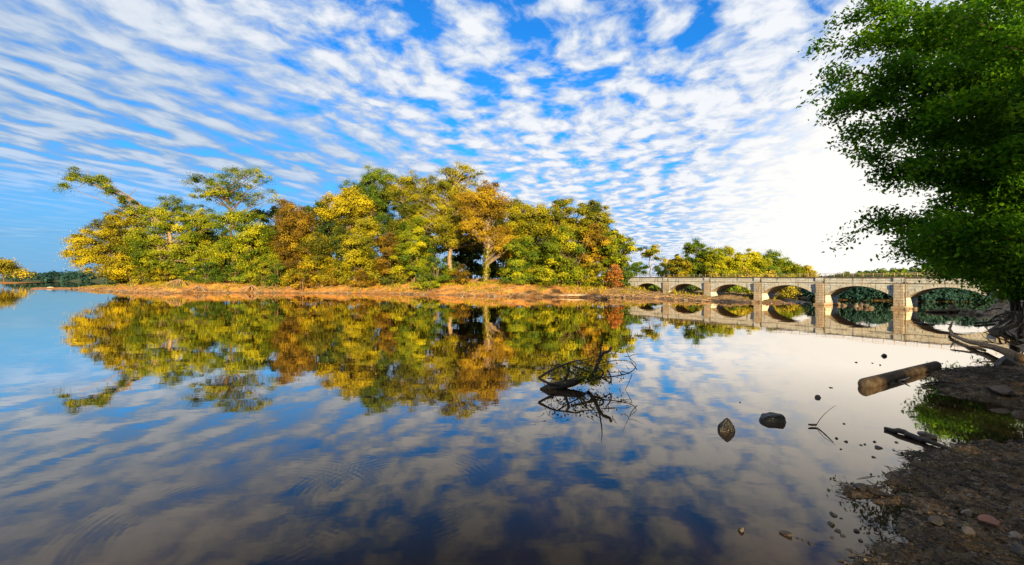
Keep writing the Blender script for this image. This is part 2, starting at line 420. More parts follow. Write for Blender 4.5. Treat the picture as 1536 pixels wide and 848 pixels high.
def isle_z(x, y):
    s = signed_dist(x, y, ISLAND) + fbm(x * .35, y * .35, 3, 7) * 1.6
    hgt = 0.35 + 1.35 * sstep(x, -112, -84) * (1 - 0.35 * sstep(x, -5, 15)) * (1 - 0.75 * sstep(x, 18, 26))
    z = -0.5 + 0.62 * sstep(s, -2.5, 0.9) + hgt * sstep(s, 0.6, 6.5) + 0.6 * sstep(s, 6, 20) * sstep(x, -100, -85) * (1 - sstep(x, 14, 24))
    return z + fbm(x * .8, y * .8, 5, 3) * 0.5 * sstep(s, -1, 3)
def bank_z(x, y):
    s = signed_dist(x, y, BANK) + fbm(x * .9, y * .9, 4, 21) * 0.7 + fbm(x * 4, y * 4, 3, 31) * 0.22
    steep = sstep(y, 15.5, 22)
    rise = sstep(x - y * .25, 7.5, 14)
    z = -0.22 + 0.24 * sstep(s, -0.9, 0.45) + 0.035 * np.clip(s, 0, 7) + (1.9 * steep * sstep(s, 0.1, 1.9)) + 1.3 * rise * sstep(s, 2.5, 8) * (1 - .5 * steep)
    z = z + fbm(x * 1.7, y * 1.7, 4, 13) * 0.11 * sstep(s, -.6, .5) + np.abs(fbm(x * 7, y * 7, 3, 17)) * 0.045 * sstep(s, -.3, .5)
    z = z + (np.abs(fbm(x * 3.3, y * 3.3, 3, 41)) * -.10 + fbm(x * 10, y * 10, 2, 43) * .035 + .028) * sstep(s, -.4, .3)
    return z - 0.6 * sstep(-s, 1.0, 3.0)

def sheet(name, xs, ys, zf, mat, keep=-0.45):
    X, Y = np.meshgrid(xs, ys); Z = zf(X, Y)
    n, m = X.shape
    idx = np.arange(n * m).reshape(n, m)
    q = np.stack([idx[:-1, :-1], idx[:-1, 1:], idx[1:, 1:], idx[1:, :-1]], -1).reshape(-1, 4)
    zz = Z.ravel()
    q = q[zz[q].max(1) > keep]
    used = np.unique(q); rm = np.zeros(n * m, int); rm[used] = np.arange(len(used))
    mb = MB(); mb.add(np.stack([X.ravel(), Y.ravel(), zz], 1)[used], rm[q])
    return setting(mb.build(name, mat))
mb = MB()
xs = np.concatenate([[-4000, -1200, -400], np.linspace(-150, 150, 7), [400, 1200, 4000]]); ys = np.concatenate([[-600, -100], np.linspace(-20, 200, 6), [600, 2000, 5000]])
X, Y = np.meshgrid(xs, ys); n, m = X.shape; idx = np.arange(n * m).reshape(n, m)
mb.add(np.stack([X.ravel(), Y.ravel(), 0 * X.ravel()], 1), np.stack([idx[:-1, :-1], idx[:-1, 1:], idx[1:, 1:], idx[1:, :-1]], -1).reshape(-1, 4))
setting(mb.build('river_water', WATER))
sheet('island_ground', np.arange(-128, 80, 0.75), np.concatenate([np.arange(48, 110, 0.5), np.arange(110, 182, 2.5)]), isle_z, EARTH)
sheet('riverbank', np.concatenate([np.arange(1.0, 15, 0.042), 15 + np.cumsum(np.linspace(.06, 1.5, 110))]),
      np.concatenate([np.arange(-30, 3, 1.0), np.arange(3, 15, 0.042), 15 + np.cumsum(np.linspace(.06, 1.15, 95))]), bank_z, MUD, -0.3)
def far_z(x, y):
    s = signed_dist(x, y, FAR) + fbm(x * .2, y * .2, 3, 5) * 3
    return -0.4 + 0.9 * sstep(s, -1.5, 3.0) + 0.25 * fbm(x * .4, y * .4, 3)
sheet('far_bank', np.arange(36, 162, 1.2), np.arange(48, 222, 1.5), far_z, MUD)

# hills: long ridges of ground far away, clothed with distant woods
def ridge(name, p0, p1, heights, depth, mat, n=40):
    p0, p1 = np.array(p0, float), np.array(p1, float); d = (p1 - p0); L = np.linalg.norm(d); nn = np.array([-d[1], d[0]]) / L
    xs = np.linspace(0, 1, n); prof = np.interp(xs, np.linspace(0, 1, len(heights)), heights) + fbm(xs * 9, xs * 0, 3, 2) * 0.12 * max(heights)
    mb = MB(); V = []
    for j, (o, k) in enumerate(((-.5, -.02), (-.30, .5), (-.1, .9), (.1, 1.0), (.5, .95), (1.0, -.02))):
        for i in range(n):
            p = p0 + d * xs[i] + nn * o * depth
            V.append((p[0], p[1], max(-.5, prof[i] * k)))
    idx = np.arange(6 * n).reshape(6, n)
    mb.add(V, np.stack([idx[:-1, :-1], idx[:-1, 1:], idx[1:, 1:], idx[1:, :-1]], -1).reshape(-1, 4))
    o = setting(mb.build(name, mat))
    return p0, d, nn, xs, prof
def woods(name, r, depth, n, lump, mat, size, lo=0.0):
    p0, d, nn, xs, prof = r; mb = MB()
    k = n // 60; t = RNG.random(k); off = RNG.uniform(-.5, .15, k)
    kk = np.interp(off, [-.5, -.3, -.1, .15], [0, .5, .9, 1.0])
    for ti, oi, ki in zip(t, off, kk):
        c = p0 + d * ti + nn * oi * depth; z = max(0.0, np.interp(ti, xs, prof) * ki)
        rr = lump * RNG.uniform(.6, 1.3)
        q = rand_dirs(60) * (RNG.random((60, 1)) ** .4) * np.array([rr, rr, rr * .8])
        P = q + np.array([c[0], c[1], z + rr * .4])
        P[:, 2] = np.maximum(P[:, 2], .05)
        leaves(mb, P, q + np.array([0, 0, rr * .6]) + RNG.normal(0, rr * .3, q.shape), RNG.uniform(.6, 1.3, 60) * size, np.clip(RNG.normal(.5, .2, 60) + RNG.normal(0, .15), 0, 1), .7)
    o = mb.build(name, mat); o['kind'] = 'stuff'; return o
HILLM = bark_mat('hill_ground', (.02, .035, .02), (.04, .06, .03), 0.95, .1)
r1 = ridge('far_hills', (-420, 400), (-60, 430), [4.5, 5.5, 6.5, 6, 7, 8, 8], 60, HILLM)
tag(woods('distant_woods', r1, 60, 16000, 3.2, LM['haze_teal'], 1.1), 'wood with distance haze put into its dark blue green leaves along the far shore left of the island', 'woods', None, 'stuff')
r2 = ridge('far_hills', (-520, 620), (-120, 640), [6, 9, 9.5, 10, 13, 15, 14], 80, HILLM)
tag(woods('distant_woods', r2, 80, 12000, 3.2, LM['olive'], 1.3), 'paler wooded ridge behind the dark far shore', 'woods', None, 'stuff')
ridge('far_shore', (-420, 256), (-258, 250), [1.0, 1.2, 1.0, .9, .35], 16, EARTH)
r3 = ridge('wooded_hill', (170, 300), (420, 300), [1.5, 4.0, 7.0, 8.5, 9.5, 12, 14, 18], 50, HILLM)
tag(woods('distant_woods', r3, 50, 14000, 2.0, LM['green'], .8), 'green wooded hill rising beyond the right end of the bridge', 'woods', None, 'stuff')
# ------------------------------------------------------------------ trees
def tree(name, label, base, H, lobes, pal, leaf=0.15, nleaf=7000, clump_r=1.2, group=None, lean=(0, 0), bark=None, trunk_r=None, limb_share=.4,
         fork=0.45, cat='tree', open_=0.0, stems=1, tint0=0.5, spray=0.28, flat=0.55, ivy=0):
    """lobes: list of (dx, dy, z, rx, ry, rz) ellipsoids of the crown relative to the base; clumps of leaves fill their shells"""
    bark = bark or BARK; base = np.asarray(base, float)
    e = thing(name, label, cat, base, group)
    vol = np.array([l[3] * l[4] * l[5] for l in lobes]) ** (2 / 3); vol = vol / vol.sum()
    nl_c = 110
    ncl = max(6, int(nleaf / nl_c))
    cents, outs, lob = [], [], []
    for l, w in zip(lobes, vol):
        k = max(2, int(round(ncl * w)))
        d = rand_dirs(k); flip = (d[:, 2] < -0.5) & (RNG.random(k) < .5); d[flip, 2] *= -.6
        r = RNG.random(k) ** 0.42
        r = np.where(RNG.random(k) < .12, r * 1.16, r)
        cents.append(d * r[:, None] * np.array(l[3:6]) + np.array(l[:3])); outs.append(d); lob += [l] * k
    cents = np.concatenate(cents); outs = np.concatenate(outs)
    keep = cents[:, 2] > 0.25; cents, outs = cents[keep], outs[keep]
    # trunk(s) and limbs
    tr = MB(); rad = trunk_r or H * .018
    top = np.average([l[:3] for l in lobes], axis=0, weights=vol)
    spines = []
    for s in range(stems):
        off = np.array([RNG.normal(0, .25), RNG.normal(0, .25), 0]) * (stems > 1) * (H / 10)
        end = np.array([lean[0] + RNG.normal(0, .04 * H) + (RNG.normal(0, .12 * H) if stems > 1 else 0) + top[0] * .6, lean[1] + top[1] * .6, H * .86])
        sp = bez((off[0], off[1], -0.5), end, (RNG.normal(0, .04 * H), RNG.normal(0, .03 * H), 0), 10)
        sp[1:-1, :2] += RNG.normal(0, .008 * H, (8, 2))
        tr.tube(sp, rad * np.concatenate([[1.55, 1.12], np.linspace(1, .16, 8)]) * (.72 if stems > 1 else 1), 7)
        spines.append(sp)
    for c in cents[RNG.random(len(cents)) < limb_share]:
        sp = spines[RNG.integers(len(spines))]
        zz = c[2] - np.hypot(c[0] - np.interp(c[2], sp[:, 2], sp[:, 0]), c[1] - np.interp(c[2], sp[:, 2], sp[:, 1])) * RNG.uniform(.45, .95)
        zz = np.clip(zz, H * fork * .55, H * .8)
        a = np.array([np.interp(zz, sp[:, 2], sp[:, i]) for i in range(3)])
        L = np.linalg.norm(c - a)
        tr.tube(bez(a, c, (0, 0, L * RNG.uniform(-.02, .16)), 5), rad * np.array([.34, .26, .18, .11, .05]) * min(1.3, .5 + L / 8), 4, False)
    tr.build('trunk', bark, e)
    # leaves
    cr = MB()
    m = len(cents)
    cnt = np.maximum(12, (nl_c * (2.1 if leaf == .15 else 1.0) * RNG.uniform(.55, 1.5, m) * (1 - open_ * RNG.random(m))).astype(int))
    I = np.repeat(np.arange(m), cnt); N = len(I)
    rc = clump_r * RNG.uniform(.6, 1.35, m)
    p = RNG.normal(size=(N, 3)) * .5 * rc[I][:, None] * np.array([1, 1, flat])
    far = RNG.random(N) < spray
    p[far] *= 1.7
    P = cents[I] + p
    P[:, 2] -= .10 * (p[:, 0] ** 2 + p[:, 1] ** 2) / np.maximum(rc[I], .3)
    P[:, 2] = np.maximum(P[:, 2], .1)
    nr = outs[I] * .8 + p / (rc[I][:, None] + .01) * .6 + np.array([0, -.15, .22]) + RNG.normal(0, .55, (N, 3))
    ct = np.clip(RNG.normal(tint0 - .07, .25, m) + .5 * fbm(cents[:, 0] * .28 + base[0], cents[:, 2] * .28 + base[1], 2, 4), 0, 1)
    leaves(cr, P, nr, leaf * RNG.uniform(.6, 1.3, N), np.clip(ct[I] + RNG.normal(0, .14, N), 0, 1))
    cr.build('crown', LM[pal], e, smooth=False)
    if ivy:
        iv = MB(); sp = spines[0]; zq = RNG.uniform(0.1, ivy, 700) 
        q = np.stack([np.interp(zq, sp[:, 2], sp[:, i]) for i in range(3)], 1); dd = rand_dirs(700); dd[:, 2] *= .2
        leaves(iv, q + dd * (rad * 1.5 + .35 * RNG.random((700, 1))), dd + RNG.normal(0, .3, dd.shape), RNG.uniform(.1, .24, 700), RNG.random(700))
        iv.build('ivy', LM['olive'], e, smooth=False)
    return e

def lobes_for(cx, zb, zt, r, k=5, ry=None):
    """an uneven crown: one core and k smaller lobes round it, between heights zb and zt"""
    h = (zt - zb) / 2; zc = (zt + zb) / 2; ry = ry or r
    L = [(cx, 0, zc, r * .72, ry * .7, h * .84)]
    for i in range(k):
        a = 2 * math.pi * (i + RNG.random() * .7) / k
        zz = zc + h * (-.62 + 1.2 * ((i * 2 + RNG.random()) % k) / k)
        s = RNG.uniform(.42, .58)
        L.append((cx + math.cos(a) * r * .55, math.sin(a) * ry * .55, zz, r * s, ry * s, h * s * .72))
    if zb < 2.2:
        for i in range(4):
            a = 2 * math.pi * (i + RNG.random() * .8) / 4 - 2.2
            L.append((cx + math.cos(a) * r * .6, math.sin(a) * ry * .6, zb + h * .30, r * .42, ry * .42, h * .32))
    L.append((cx + RNG.uniform(-.25, .25) * r, 0, zt - h * .34, r * .5, ry * .5, h * .34))
    return L

def ptree(label, px, D, top, bot, hw, pal, gz=None, **kw):
    """a tree whose crown spans rows top..bot and half-width hw (pixels at distance D)"""
    X = side(px, D); g = gz if gz is not None else float(isle_z(np.array([X]), np.array([float(D)]))[0])
    zt, zb, r = up(top, D) - g, max(0.3, up(bot, D) - g), hw * D / F
    zt = max(zt, zb + .5, .9)
    lobes = kw.pop('lobes', None) or lobes_for(0, zb, zt, r, kw.pop('k', 5), kw.pop('ry', min(r, 5.5)))
    size = r * (zt - zb)
    kw.setdefault('nleaf', int(np.clip(size * 270, 2600, 34000)))
    kw.setdefault('clump_r', float(np.clip(r * .165, .45, 1.0)))
    name = kw.pop('name', 'broadleaf_tree')
    return tree(name, label, (X, D, g), zt, lobes, pal, **kw)

G1 = 'trees on the wooded island'
# front and middle ranks of the island, from its spit to the bridge
def golden_tree():
    D = 108; X = side(205, D); g = float(isle_z(np.array([X]), np.array([float(D)]))[0]); L = []
    for px, py, rx, rz in ((165, 352, 4.6, 4.2), (140, 372, 4.2, 3.6), (190, 368, 5.0, 5.0), (200, 338, 4.4, 4.0), (125, 362, 3.0, 2.2), (150, 395, 4.4, 3.2), (195, 398, 4.6, 3.2), (118, 385, 2.6, 1.8), (175, 330, 3.0, 2.4), (170, 405, 4.0, 2.0)):
        L.append((side(px, D) - X, RNG.uniform(-1.5, 1.0), up(py, D) - g, rx, rx * .8, rz))
    tree('broadleaf_tree', 'spreading golden tree at the spit end of the island, leaves low over the bank', (X, D, g), up(330, D) - g, L, 'gold', nleaf=36000, clump_r=1.0, group=G1, stems=3, lean=(-3, 0), tint0=.5)
golden_tree()
def spit_tree():
    D = 106; X = side(258, D); g = float(isle_z(np.array([X]), np.array([float(D)]))[0])
    L = []
    for px, py, rx, rz in ((235, 350, 5.0, 5.5), (275, 345, 5.5, 6.5), (250, 315, 4.2, 3.4), (300, 330, 4.0, 4.0), (215, 318, 3.2, 2.6), (270, 388, 6.5, 4.5), (225, 392, 5.5, 4.0), (305, 385, 4.5, 4.5), (205, 370, 4.0, 4.0),
                           (188, 299, 2.0, 1.2), (165, 285, 2.4, 1.3), (140, 274, 2.6, 1.6), (112, 266, 2.6, 1.7), (103, 283, 1.7, .9), (152, 268, 1.6, 1.3)):
        L.append((side(px, D) - X, RNG.uniform(-1, 1), up(py, D) - g, rx, rx * .8, rz))
    e = tree('broadleaf_tree', 'yellow green tree with one long limb reaching out up and left over the water', (X, D, g), up(292, D) - g, L, 'lime', nleaf=44000, clump_r=1.0, group=G1, stems=2, limb_share=.35, bark=PALE)
    mb = MB(); a = np.array([side(262, D) - X, 0, 2.0]); pth = []
    for px, py in ((262, 405), (255, 350), (225, 318), (190, 297), (160, 286), (130, 272), (105, 262)):
        pth.append((side(px, D) - X, RNG.uniform(-.3, .3), up(py, D) - g))
    mb.tube(pth, [.5, .42, .33, .25, .19, .13, .05], 6)
    for i, px, py in ((4, 150, 262), (4, 170, 255), (5, 118, 285), (5, 128, 250), (3, 165, 300), (3, 205, 280)):
        b = np.array([side(px, D) - X, RNG.uniform(-1, 1), up(py, D) - g]); mb.tube(bez(pth[i], b, (0, 0, .3), 5), [.12, .1, .08, .05, .02], 4)
    mb.build('limb', PALE, e)
spit_tree()
ptree('tall open tree with thin umbrella crown and bare forking limbs against the sky', 352, 112, 250, 318, 78, 'lime', group=G1, open_=.6, limb_share=.5, nleaf=12000, clump_r=1.1, ry=6, fork=.7, tint0=.5, trunk_r=.36)
ptree('bushy yellow green tree at the water edge below the umbrella shaped one', 375, 99, 312, 420, 50, 'lime', group=G1, ry=5, stems=3, tint0=.5)
ptree('russet brown tree between the yellow green bushy one and the gold one', 447, 100, 297, 418, 44, 'rust', group=G1, ry=5, stems=2, tint0=.42)
ptree('gold tree with bright yellow flat top rising out of russet neighbours', 520, 97, 284, 345, 42, 'gold', group=G1, ry=4.5, tint0=.7)
ptree('gold brown small tree in front of the gold flat topped one', 478, 93, 345, 424, 36, 'gold', group=G1, ry=4, stems=3, tint0=.3)
ptree('mid height olive gold tree with feathery branches near the bank', 535, 93, 325, 425, 40, 'olive', group=G1, ry=4.5, stems=2, tint0=.72)
ptree('tall dark green round topped tree behind the gold flat topped one', 556, 110, 250, 380, 50, 'green', group=G1, ry=6, tint0=.5)
ptree('tall olive tree with pale forked limbs left of the tallest one', 612, 105, 254, 410, 42, 'olive', group=G1, ry=5, bark=PALE, limb_share=.7)
ptree('tallest tree of the island, olive gold with its trunk showing below', 676, 102, 239, 398, 68, 'olive', group=G1, ry=6.5, tint0=.8, bark=PALE, limb_share=.8, open_=.3, trunk_r=.5)
ptree('narrow yellow green tree drooping towards the bank below the tall olive one', 622, 92, 322, 432, 32, 'lime', group=G1, ry=4, stems=2)
ptree('small rusty tree wedged in shade left of the narrow yellow green one', 585, 93, 345, 425, 28, 'rust', group=G1, ry=4, tint0=.3)
ptree('rust gold tree with ivy clad forked trunk standing at the water', 727, 88, 272, 388, 46, 'rust', group=G1, ry=5, tint0=.68, bark=PALE, limb_share=.8, open_=.3, ivy=6.5, fork=.3)
ptree('olive tree with bare pale upper stems right of the rust gold one', 783, 96, 293, 415, 40, 'olive', group=G1, ry=5, tint0=.55, bark=PALE, limb_share=.8)
ptree('tall olive gold tree with twin domed tops towards the bridge', 838, 92, 293, 420, 42, 'olive', group=G1, ry=5, tint0=.6)
ptree('olive gold tree next before the last at the bridge end, round topped', 893, 90, 299, 390, 34, 'olive', group=G1, ry=5, tint0=.62)
ptree('bright yellow green bushy tree over the dark bank gap', 790, 82, 352, 430, 34, 'lime', group=G1, ry=4, stems=2, tint0=.42)
ptree('yellow green tree with dark trunks leaning out over the bank', 845, 80, 342, 425, 36, 'lime', group=G1, ry=4, stems=3, lean=(1.5, 0), bark=BARK)
ptree('brown gold slim tree behind the leaning trunks', 893, 84, 335, 415, 26, 'rust', group=G1, ry=4, tint0=.55)
ptree('yellow green tree at the very end of the island beside the bridge', 926, 82, 345, 430, 28, 'lime', group=G1, ry=4.5, tint0=.55)
# back rank and gap trees: shade put into their dark leaf colour
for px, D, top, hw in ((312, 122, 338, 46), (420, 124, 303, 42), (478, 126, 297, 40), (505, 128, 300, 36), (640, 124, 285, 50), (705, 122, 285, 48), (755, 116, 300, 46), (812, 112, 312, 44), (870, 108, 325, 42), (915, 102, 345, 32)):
    ptree('tree with shade put into its dark green leaves, back rank of the wooded island', px, D, top, 405, hw, 'dark', group='dark back rank of the island', ry=5, nleaf=9000, leaf=.36)
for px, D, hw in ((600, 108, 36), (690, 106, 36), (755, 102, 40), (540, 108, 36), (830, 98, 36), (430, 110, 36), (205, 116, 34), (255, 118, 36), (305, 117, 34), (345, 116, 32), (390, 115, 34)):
    ptree('low tree with shade put into its dark leaves in the gaps behind the front trees', px, D, 355, 425, hw, 'dark', group='low dark trees in the gaps', ry=4, nleaf=7000, leaf=.36)
# shrubs along the island's bank
for px, D, top, hw, pal, lab in (
  (214, 101, 396, 26, 'olive', 'low olive shrub on the bank under the spit end tree'),
  (312, 97, 392, 26, 'green', 'green shrub with blue green shade left of the bushy trees'),
  (352, 96, 388, 24, 'green', 'leafy green shrub drooping over the exposed roots'),
  (415, 93, 384, 26, 'lime', 'bright yellow green shrub at the foot of the russet tree'),
  (455, 91, 396, 22, 'rust', 'dry russet shrub above the bare orange bank'),
  (500, 91, 400, 20, 'rust', 'low brown thicket beside a thin pale stem'),
  (545, 90, 404, 22, 'rust', 'low rust coloured thicket below the dark gap'),
  (590, 90, 404, 20, 'olive', 'small olive shrub left of the drooping green one'),
  (655, 85, 374, 30, 'green', 'large bright green shrub hanging to the water below the tallest tree'),
  (642, 83, 400, 20, 'lime', 'lime green shrub trailing down to the bank edge'),
  (692, 85, 398, 16, 'rust', 'brown shrub tucked left of the ivy clad trunk'),
  (775, 79, 388, 22, 'green', 'green shrub at the right edge of the dark gap'),
  (818, 78, 398, 22, 'lime', 'yellow green shrub between the leaning trunks'),
  (868, 77, 396, 22, 'lime', 'sunlit yellow shrub right of the leaning trunks'),
  (905, 76, 392, 20, 'olive', 'olive shrub near the bridge end of the island'),
  (922, 74.5, 396, 14, 'red', 'small red orange shrub glowing at the end of the island'),
  (938, 76, 400, 14, 'green', 'dark green shrub touching the bridge abutment')):
    ptree(lab, px, D, top, 432, hw, pal, name='shrub', cat='shrub', group='shrubs along the island bank', stems=3, leaf=.145, clump_r=.6, ry=2.0, nleaf=2600, k=4)
for px, D, top, hw, pal, lab in (
  (240, 103, 398, 30, 'gold', 'golden low bush on the bank right of the spit end tree'), (285, 101, 390, 28, 'lime', 'yellow bush covering the foot of the tree with the long limb'), (335, 99, 398, 24, 'olive', 'olive bush above the exposed roots'),
  (395, 95, 392, 26, 'olive', 'olive bush hugging the bank under the bushy tree'), (432, 94, 402, 20, 'gold', 'small golden bush at the foot of the russet tree'), 
    (668, 87, 398, 18, 'olive', 'olive bush at the foot of the tallest tree'),
   (800, 81, 396, 20, 'olive', 'olive bush before the leaning trunks'),  (885, 78, 394, 22, 'gold', 'gold bush below the brown gold slim tree')):
    ptree(lab, px, D, top, 434, hw, pal, name='shrub', cat='shrub', group='shrubs along the island bank', stems=3, leaf=.145, clump_r=.55, ry=2.0, nleaf=3400, k=4)
# beyond the bridge
G2 = 'trees beyond the bridge'
for px, D, top, bot, hw, pal, lab, kw in (
  (976, 92, 366, 392, 24, 'olive', 'slender gold tipped tree with bare stems beyond the bridge end', dict(open_=.5, limb_share=.9, tint0=.65, nleaf=2600)),
  (958, 90, 392, 415, 14, 'green', 'small dark green tree squeezed between island and slender tree', dict(nleaf=1500)),
  (1000, 96, 394, 430, 24, 'dark', 'low dark green tree behind the bridge railing', dict(nleaf=1800)),
  (1016, 98, 382, 430, 22, 'gold', 'small golden brown tree left of the pointed green one', dict(tint0=.4)),
  (1048, 100, 359, 432, 26, 'green', 'pointed tall blue green tree standing above its neighbours beyond the bridge', dict(tint0=.7)),
  (1072, 96, 372, 432, 22, 'lime', 'yellow green tree right of the pointed tall one', dict(tint0=.62, k=7)),
  (1097, 102, 369, 432, 27, 'lime', 'broad lime tree in the middle of the row beyond the bridge', dict(tint0=.75, k=7)),
  (1128, 104, 374, 432, 25, 'lime', 'yellow tree with soft rounded top beyond the bridge', dict(tint0=.82, k=7)),
  (1153, 106, 376, 432, 27, 'green', 'green gold tree near the right end of the row', dict(tint0=.85)),
  (1185, 110, 389, 430, 24, 'lime', 'low yellow tree sloping down to the right', dict(tint0=.6)),
  (1209, 114, 399, 428, 16, 'lemon', 'last small lemon tree of the row beyond the bridge', dict(tint0=.5))):
    kw.setdefault('nleaf', 13000)
    ptree(lab, px, D, top, bot, hw, pal, group=G2, **kw)
for px, top in ((1030, 394), (1075, 388), (1112, 386), (1142, 388), (1170, 394), (1195, 402)):
    ptree('dense green tree filling the row beyond the bridge from behind', px, 118, top, 430, 22, 'green', group='back row beyond the bridge', nleaf=8000, leaf=.3, tint0=.7)
for px, D, top, hw, pal, lab in (
  (1066, 82, 403, 18, 'lemon', 'bright lemon shrub just over the bridge parapet, left of two'),
  (1112, 80, 399, 22, 'lemon', 'bright lemon shrub just over the bridge parapet, right and larger of two'),
  (1155, 84, 404, 12, 'lemon', 'small gold shrub peeping over the bridge parapet'),
  (975, 80, 430, 16, 'green', 'green shrub seen through the smallest left arch'),
  (962, 82, 432, 8, 'red', 'red orange shrub seen through the smallest left arch'),
  (1038, 77, 427, 20, 'dark', 'dark shrub seen through the second arch from the left'),
  (1098, 72, 427, 20, 'green', 'green shrub seen through the third arch'),
  (1122, 70, 434, 12, 'lime', 'yellow green shrub at the right side of the third arch'),
  (1182, 68, 428, 14, 'lemon', 'golden shrub framed in the fourth arch'),
  (1212, 70, 430, 20, 'haze_teal', 'blue green shrub filling the right of the fourth arch')):
    ptree(lab, px, D, top, 447, hw, pal, name='shrub', cat='shrub', group='shrubs around the bridge arches', stems=3, leaf=.14, clump_r=.5, ry=1.6, nleaf=2200, k=4)
for k, px in enumerate(range(1228, 1520, 13)):
    D = np.interp(px, [1228, 1300, 1400, 1520], [65, 61.5, 59, 57]) + (k % 2) * 3.0
    ptree('bush with haze put into its dark blue green leaves on the far bank seen under the wide arches', px, D, (415, 418, 414, 420)[k % 4], 455, 16, 'haze_teal', gz=-.1, name='shrub', cat='shrub', group='bushes on the far bank', stems=3, leaf=.16, clump_r=.6, ry=1.8, nleaf=4200, k=4)
ptree('round yellow tree on the far left shore', 6, 250, 389, 417, 34, 'lemon', gz=0.1, leaf=.45, nleaf=7000, clump_r=2.4, tint0=.35, ry=8)
# near bank, right: trees that reach out over the water
def near_tree(name, label, base, H, tips, pal='near', leaf=.078, per=1350, clump_r=.8, group=None):
    base = np.asarray(base, float); e = thing(name, label, 'tree', base, group)
    tr, cr = MB(), MB()
    sp = bez((0, 0, -.6), (-.8, .3, H * .9), (-.5, 0, 0), 12); sp[2:-1, :2] += RNG.normal(0, .06, (9, 2))
    tr.tube(sp, np.concatenate([[.52, .40], np.linspace(.36, .05, 10)]) * (H / 15.5) ** 1.3, 9)
    for tip in tips:
        tip = np.asarray(tip, float) - base
        hd = np.hypot(tip[0] - sp[6, 0], tip[1] - sp[6, 1])
        zs = np.clip(tip[2] - hd * RNG.uniform(.12, .4), 1.6, H * .82)
        a = np.array([np.interp(zs, sp[:, 2], sp[:, i]) for i in range(3)])
        limb = bez(a, tip, (0, 0, hd * .14), 12)
        limb[1:-1] += RNG.normal(0, .05, (10, 3))
        L = np.linalg.norm(tip - a)
        tr.tube(limb, np.linspace(.028 * L ** .75 + .02, .008, 12), 6)
        # side twigs, each a drooping spray of leaves
        nt = int(7 + L * 2.0)
        ts = RNG.uniform(.28, 1.0, nt); ts[:2] = (.95, 1.0)
        dirL = (tip - a) / L
        sidev = np.cross(dirL, (0, 0, 1)); sidev /= np.linalg.norm(sidev) + 1e-6
        for q in ts:
            p0 = np.array([np.interp(q, np.linspace(0, 1, 12), limb[:, i]) for i in range(3)])
            ln = clump_r * RNG.uniform(.8, 2.1) * (1.25 - q * .55)
            dv = dirL * RNG.uniform(.3, 1.0) + sidev * RNG.choice([-1, 1]) * RNG.uniform(.3, 1.0) + np.array([0, 0, RNG.normal(.05, .3)])
            dv /= np.linalg.norm(dv)
            p1 = p0 + dv * ln + np.array([0, 0, -.42 * ln])
            tw = bez(p0, p1, (0, 0, .14 * ln), 6)
            tr.tube(tw, np.linspace(.016, .004, 6), 4, False)
            k = int(per / 9 * RNG.uniform(.6, 1.3) * ln)
            f = RNG.random(k) ** .7
            P = np.stack([np.interp(f, np.linspace(0, 1, 6), tw[:, i]) for i in range(3)], 1)
            P += np.clip(RNG.normal(0, 1, (k, 3)), -1.6, 1.6) * np.array([.22, .22, .19]) * ln ** .5
            nr = np.array([0, -.1, .55]) + RNG.normal(0, .6, (k, 3)) + dv * .25
            t0 = RNG.normal(.45, .22)
            leaves(cr, P, nr, leaf * RNG.uniform(.6, 1.25, k), np.clip(t0 + RNG.normal(0, .13, k), 0, 1), .52, .18)
    tr.build('trunk', DARKB if pal == 'near' else BARK, e); cr.build('crown', LM[pal], e, smooth=False)
    return e
def tips_from(lst):
    return [(side(px, D), D, up(py, D)) for px, py, D in lst]
T1 = tips_from([(1250, 118, 15), (1262, 70, 15.5), (1290, 15, 15), (1275, 150, 14), (1285, 200, 15.5), (1312, 238, 15), (1352, 258, 14.5), (1320, 110, 13), (1340, 30, 14), (1360, 180, 13), (1390, 110, 12.5),
                (1330, -70, 14.5), (1300, -140, 15.5), (1370, -160, 14), (1440, -230, 15), (1420, 20, 12), (1430, 230, 12.5), (1470, 150, 11.5), (1480, 60, 12), (1520, -20, 12.5), (1530, 220, 12), (1560, 120, 12.5),
                (1400, 60, 16.5), (1440, 140, 17), (1380, 210, 17), (1470, 260, 14), (1600, 30, 14), (1650, 150, 14), (1620, -120, 15), (1500, -120, 14), (1700, 60, 17), (1680, -60, 18), (1560, -260, 16), (1410, -60, 17), (1700, 250, 15), (1480, 0, 17), (1530, 90, 17.5)])
near_tree('broadleaf_tree', 'tall dark green tree leaning its leafy limbs over the water at right', (20.5, 15.0, 1.0), 15.5, T1, group='trees on the near bank')
T2 = tips_from([(1303, 333, 15.5), (1385, 362, 14.5), (1400, 330, 14), (1420, 280, 14), (1405, 372, 15), (1440, 366, 13.5), (1480, 340, 13), (1450, 384, 14.5), (1500, 385, 13), (1530, 300, 13), (1540, 360, 12.5),
                (1430, 384, 17), (1490, 388, 16), (1560, 380, 14), (1400, 270, 17), (1440, 300, 17), (1510, 270, 16), (1580, 260, 15), (1620, 350, 14.5), (1430, 350, 18), (1500, 350, 18), (1470, 365, 15), (1530, 388, 15), (1415, 350, 13)])
near_tree('broadleaf_tree', 'lower spreading green tree whose drooping boughs hide the right end of the bridge', (22.5, 18.5, 1.0), 10.0, T2, group='trees on the near bank', per=1050)
T3 = tips_from([(1410, 370, 26), (1430, 340, 27), (1470, 370, 25), (1500, 300, 26), (1450, 392, 28), (1520, 390, 24), (1560, 350, 26), (1432, 388, 30), (1600, 280, 27), (1490, 392, 29), (1540, 395, 25), (1440, 385, 30), (1515, 370, 28)])
near_tree('broadleaf_tree', 'shaded green tree on the earth bank beside the bridge, behind the drooping boughs', (31.4, 29.0, 1.3), 10, T3, group='trees on the near bank', leaf=.11, clump_r=1.2)
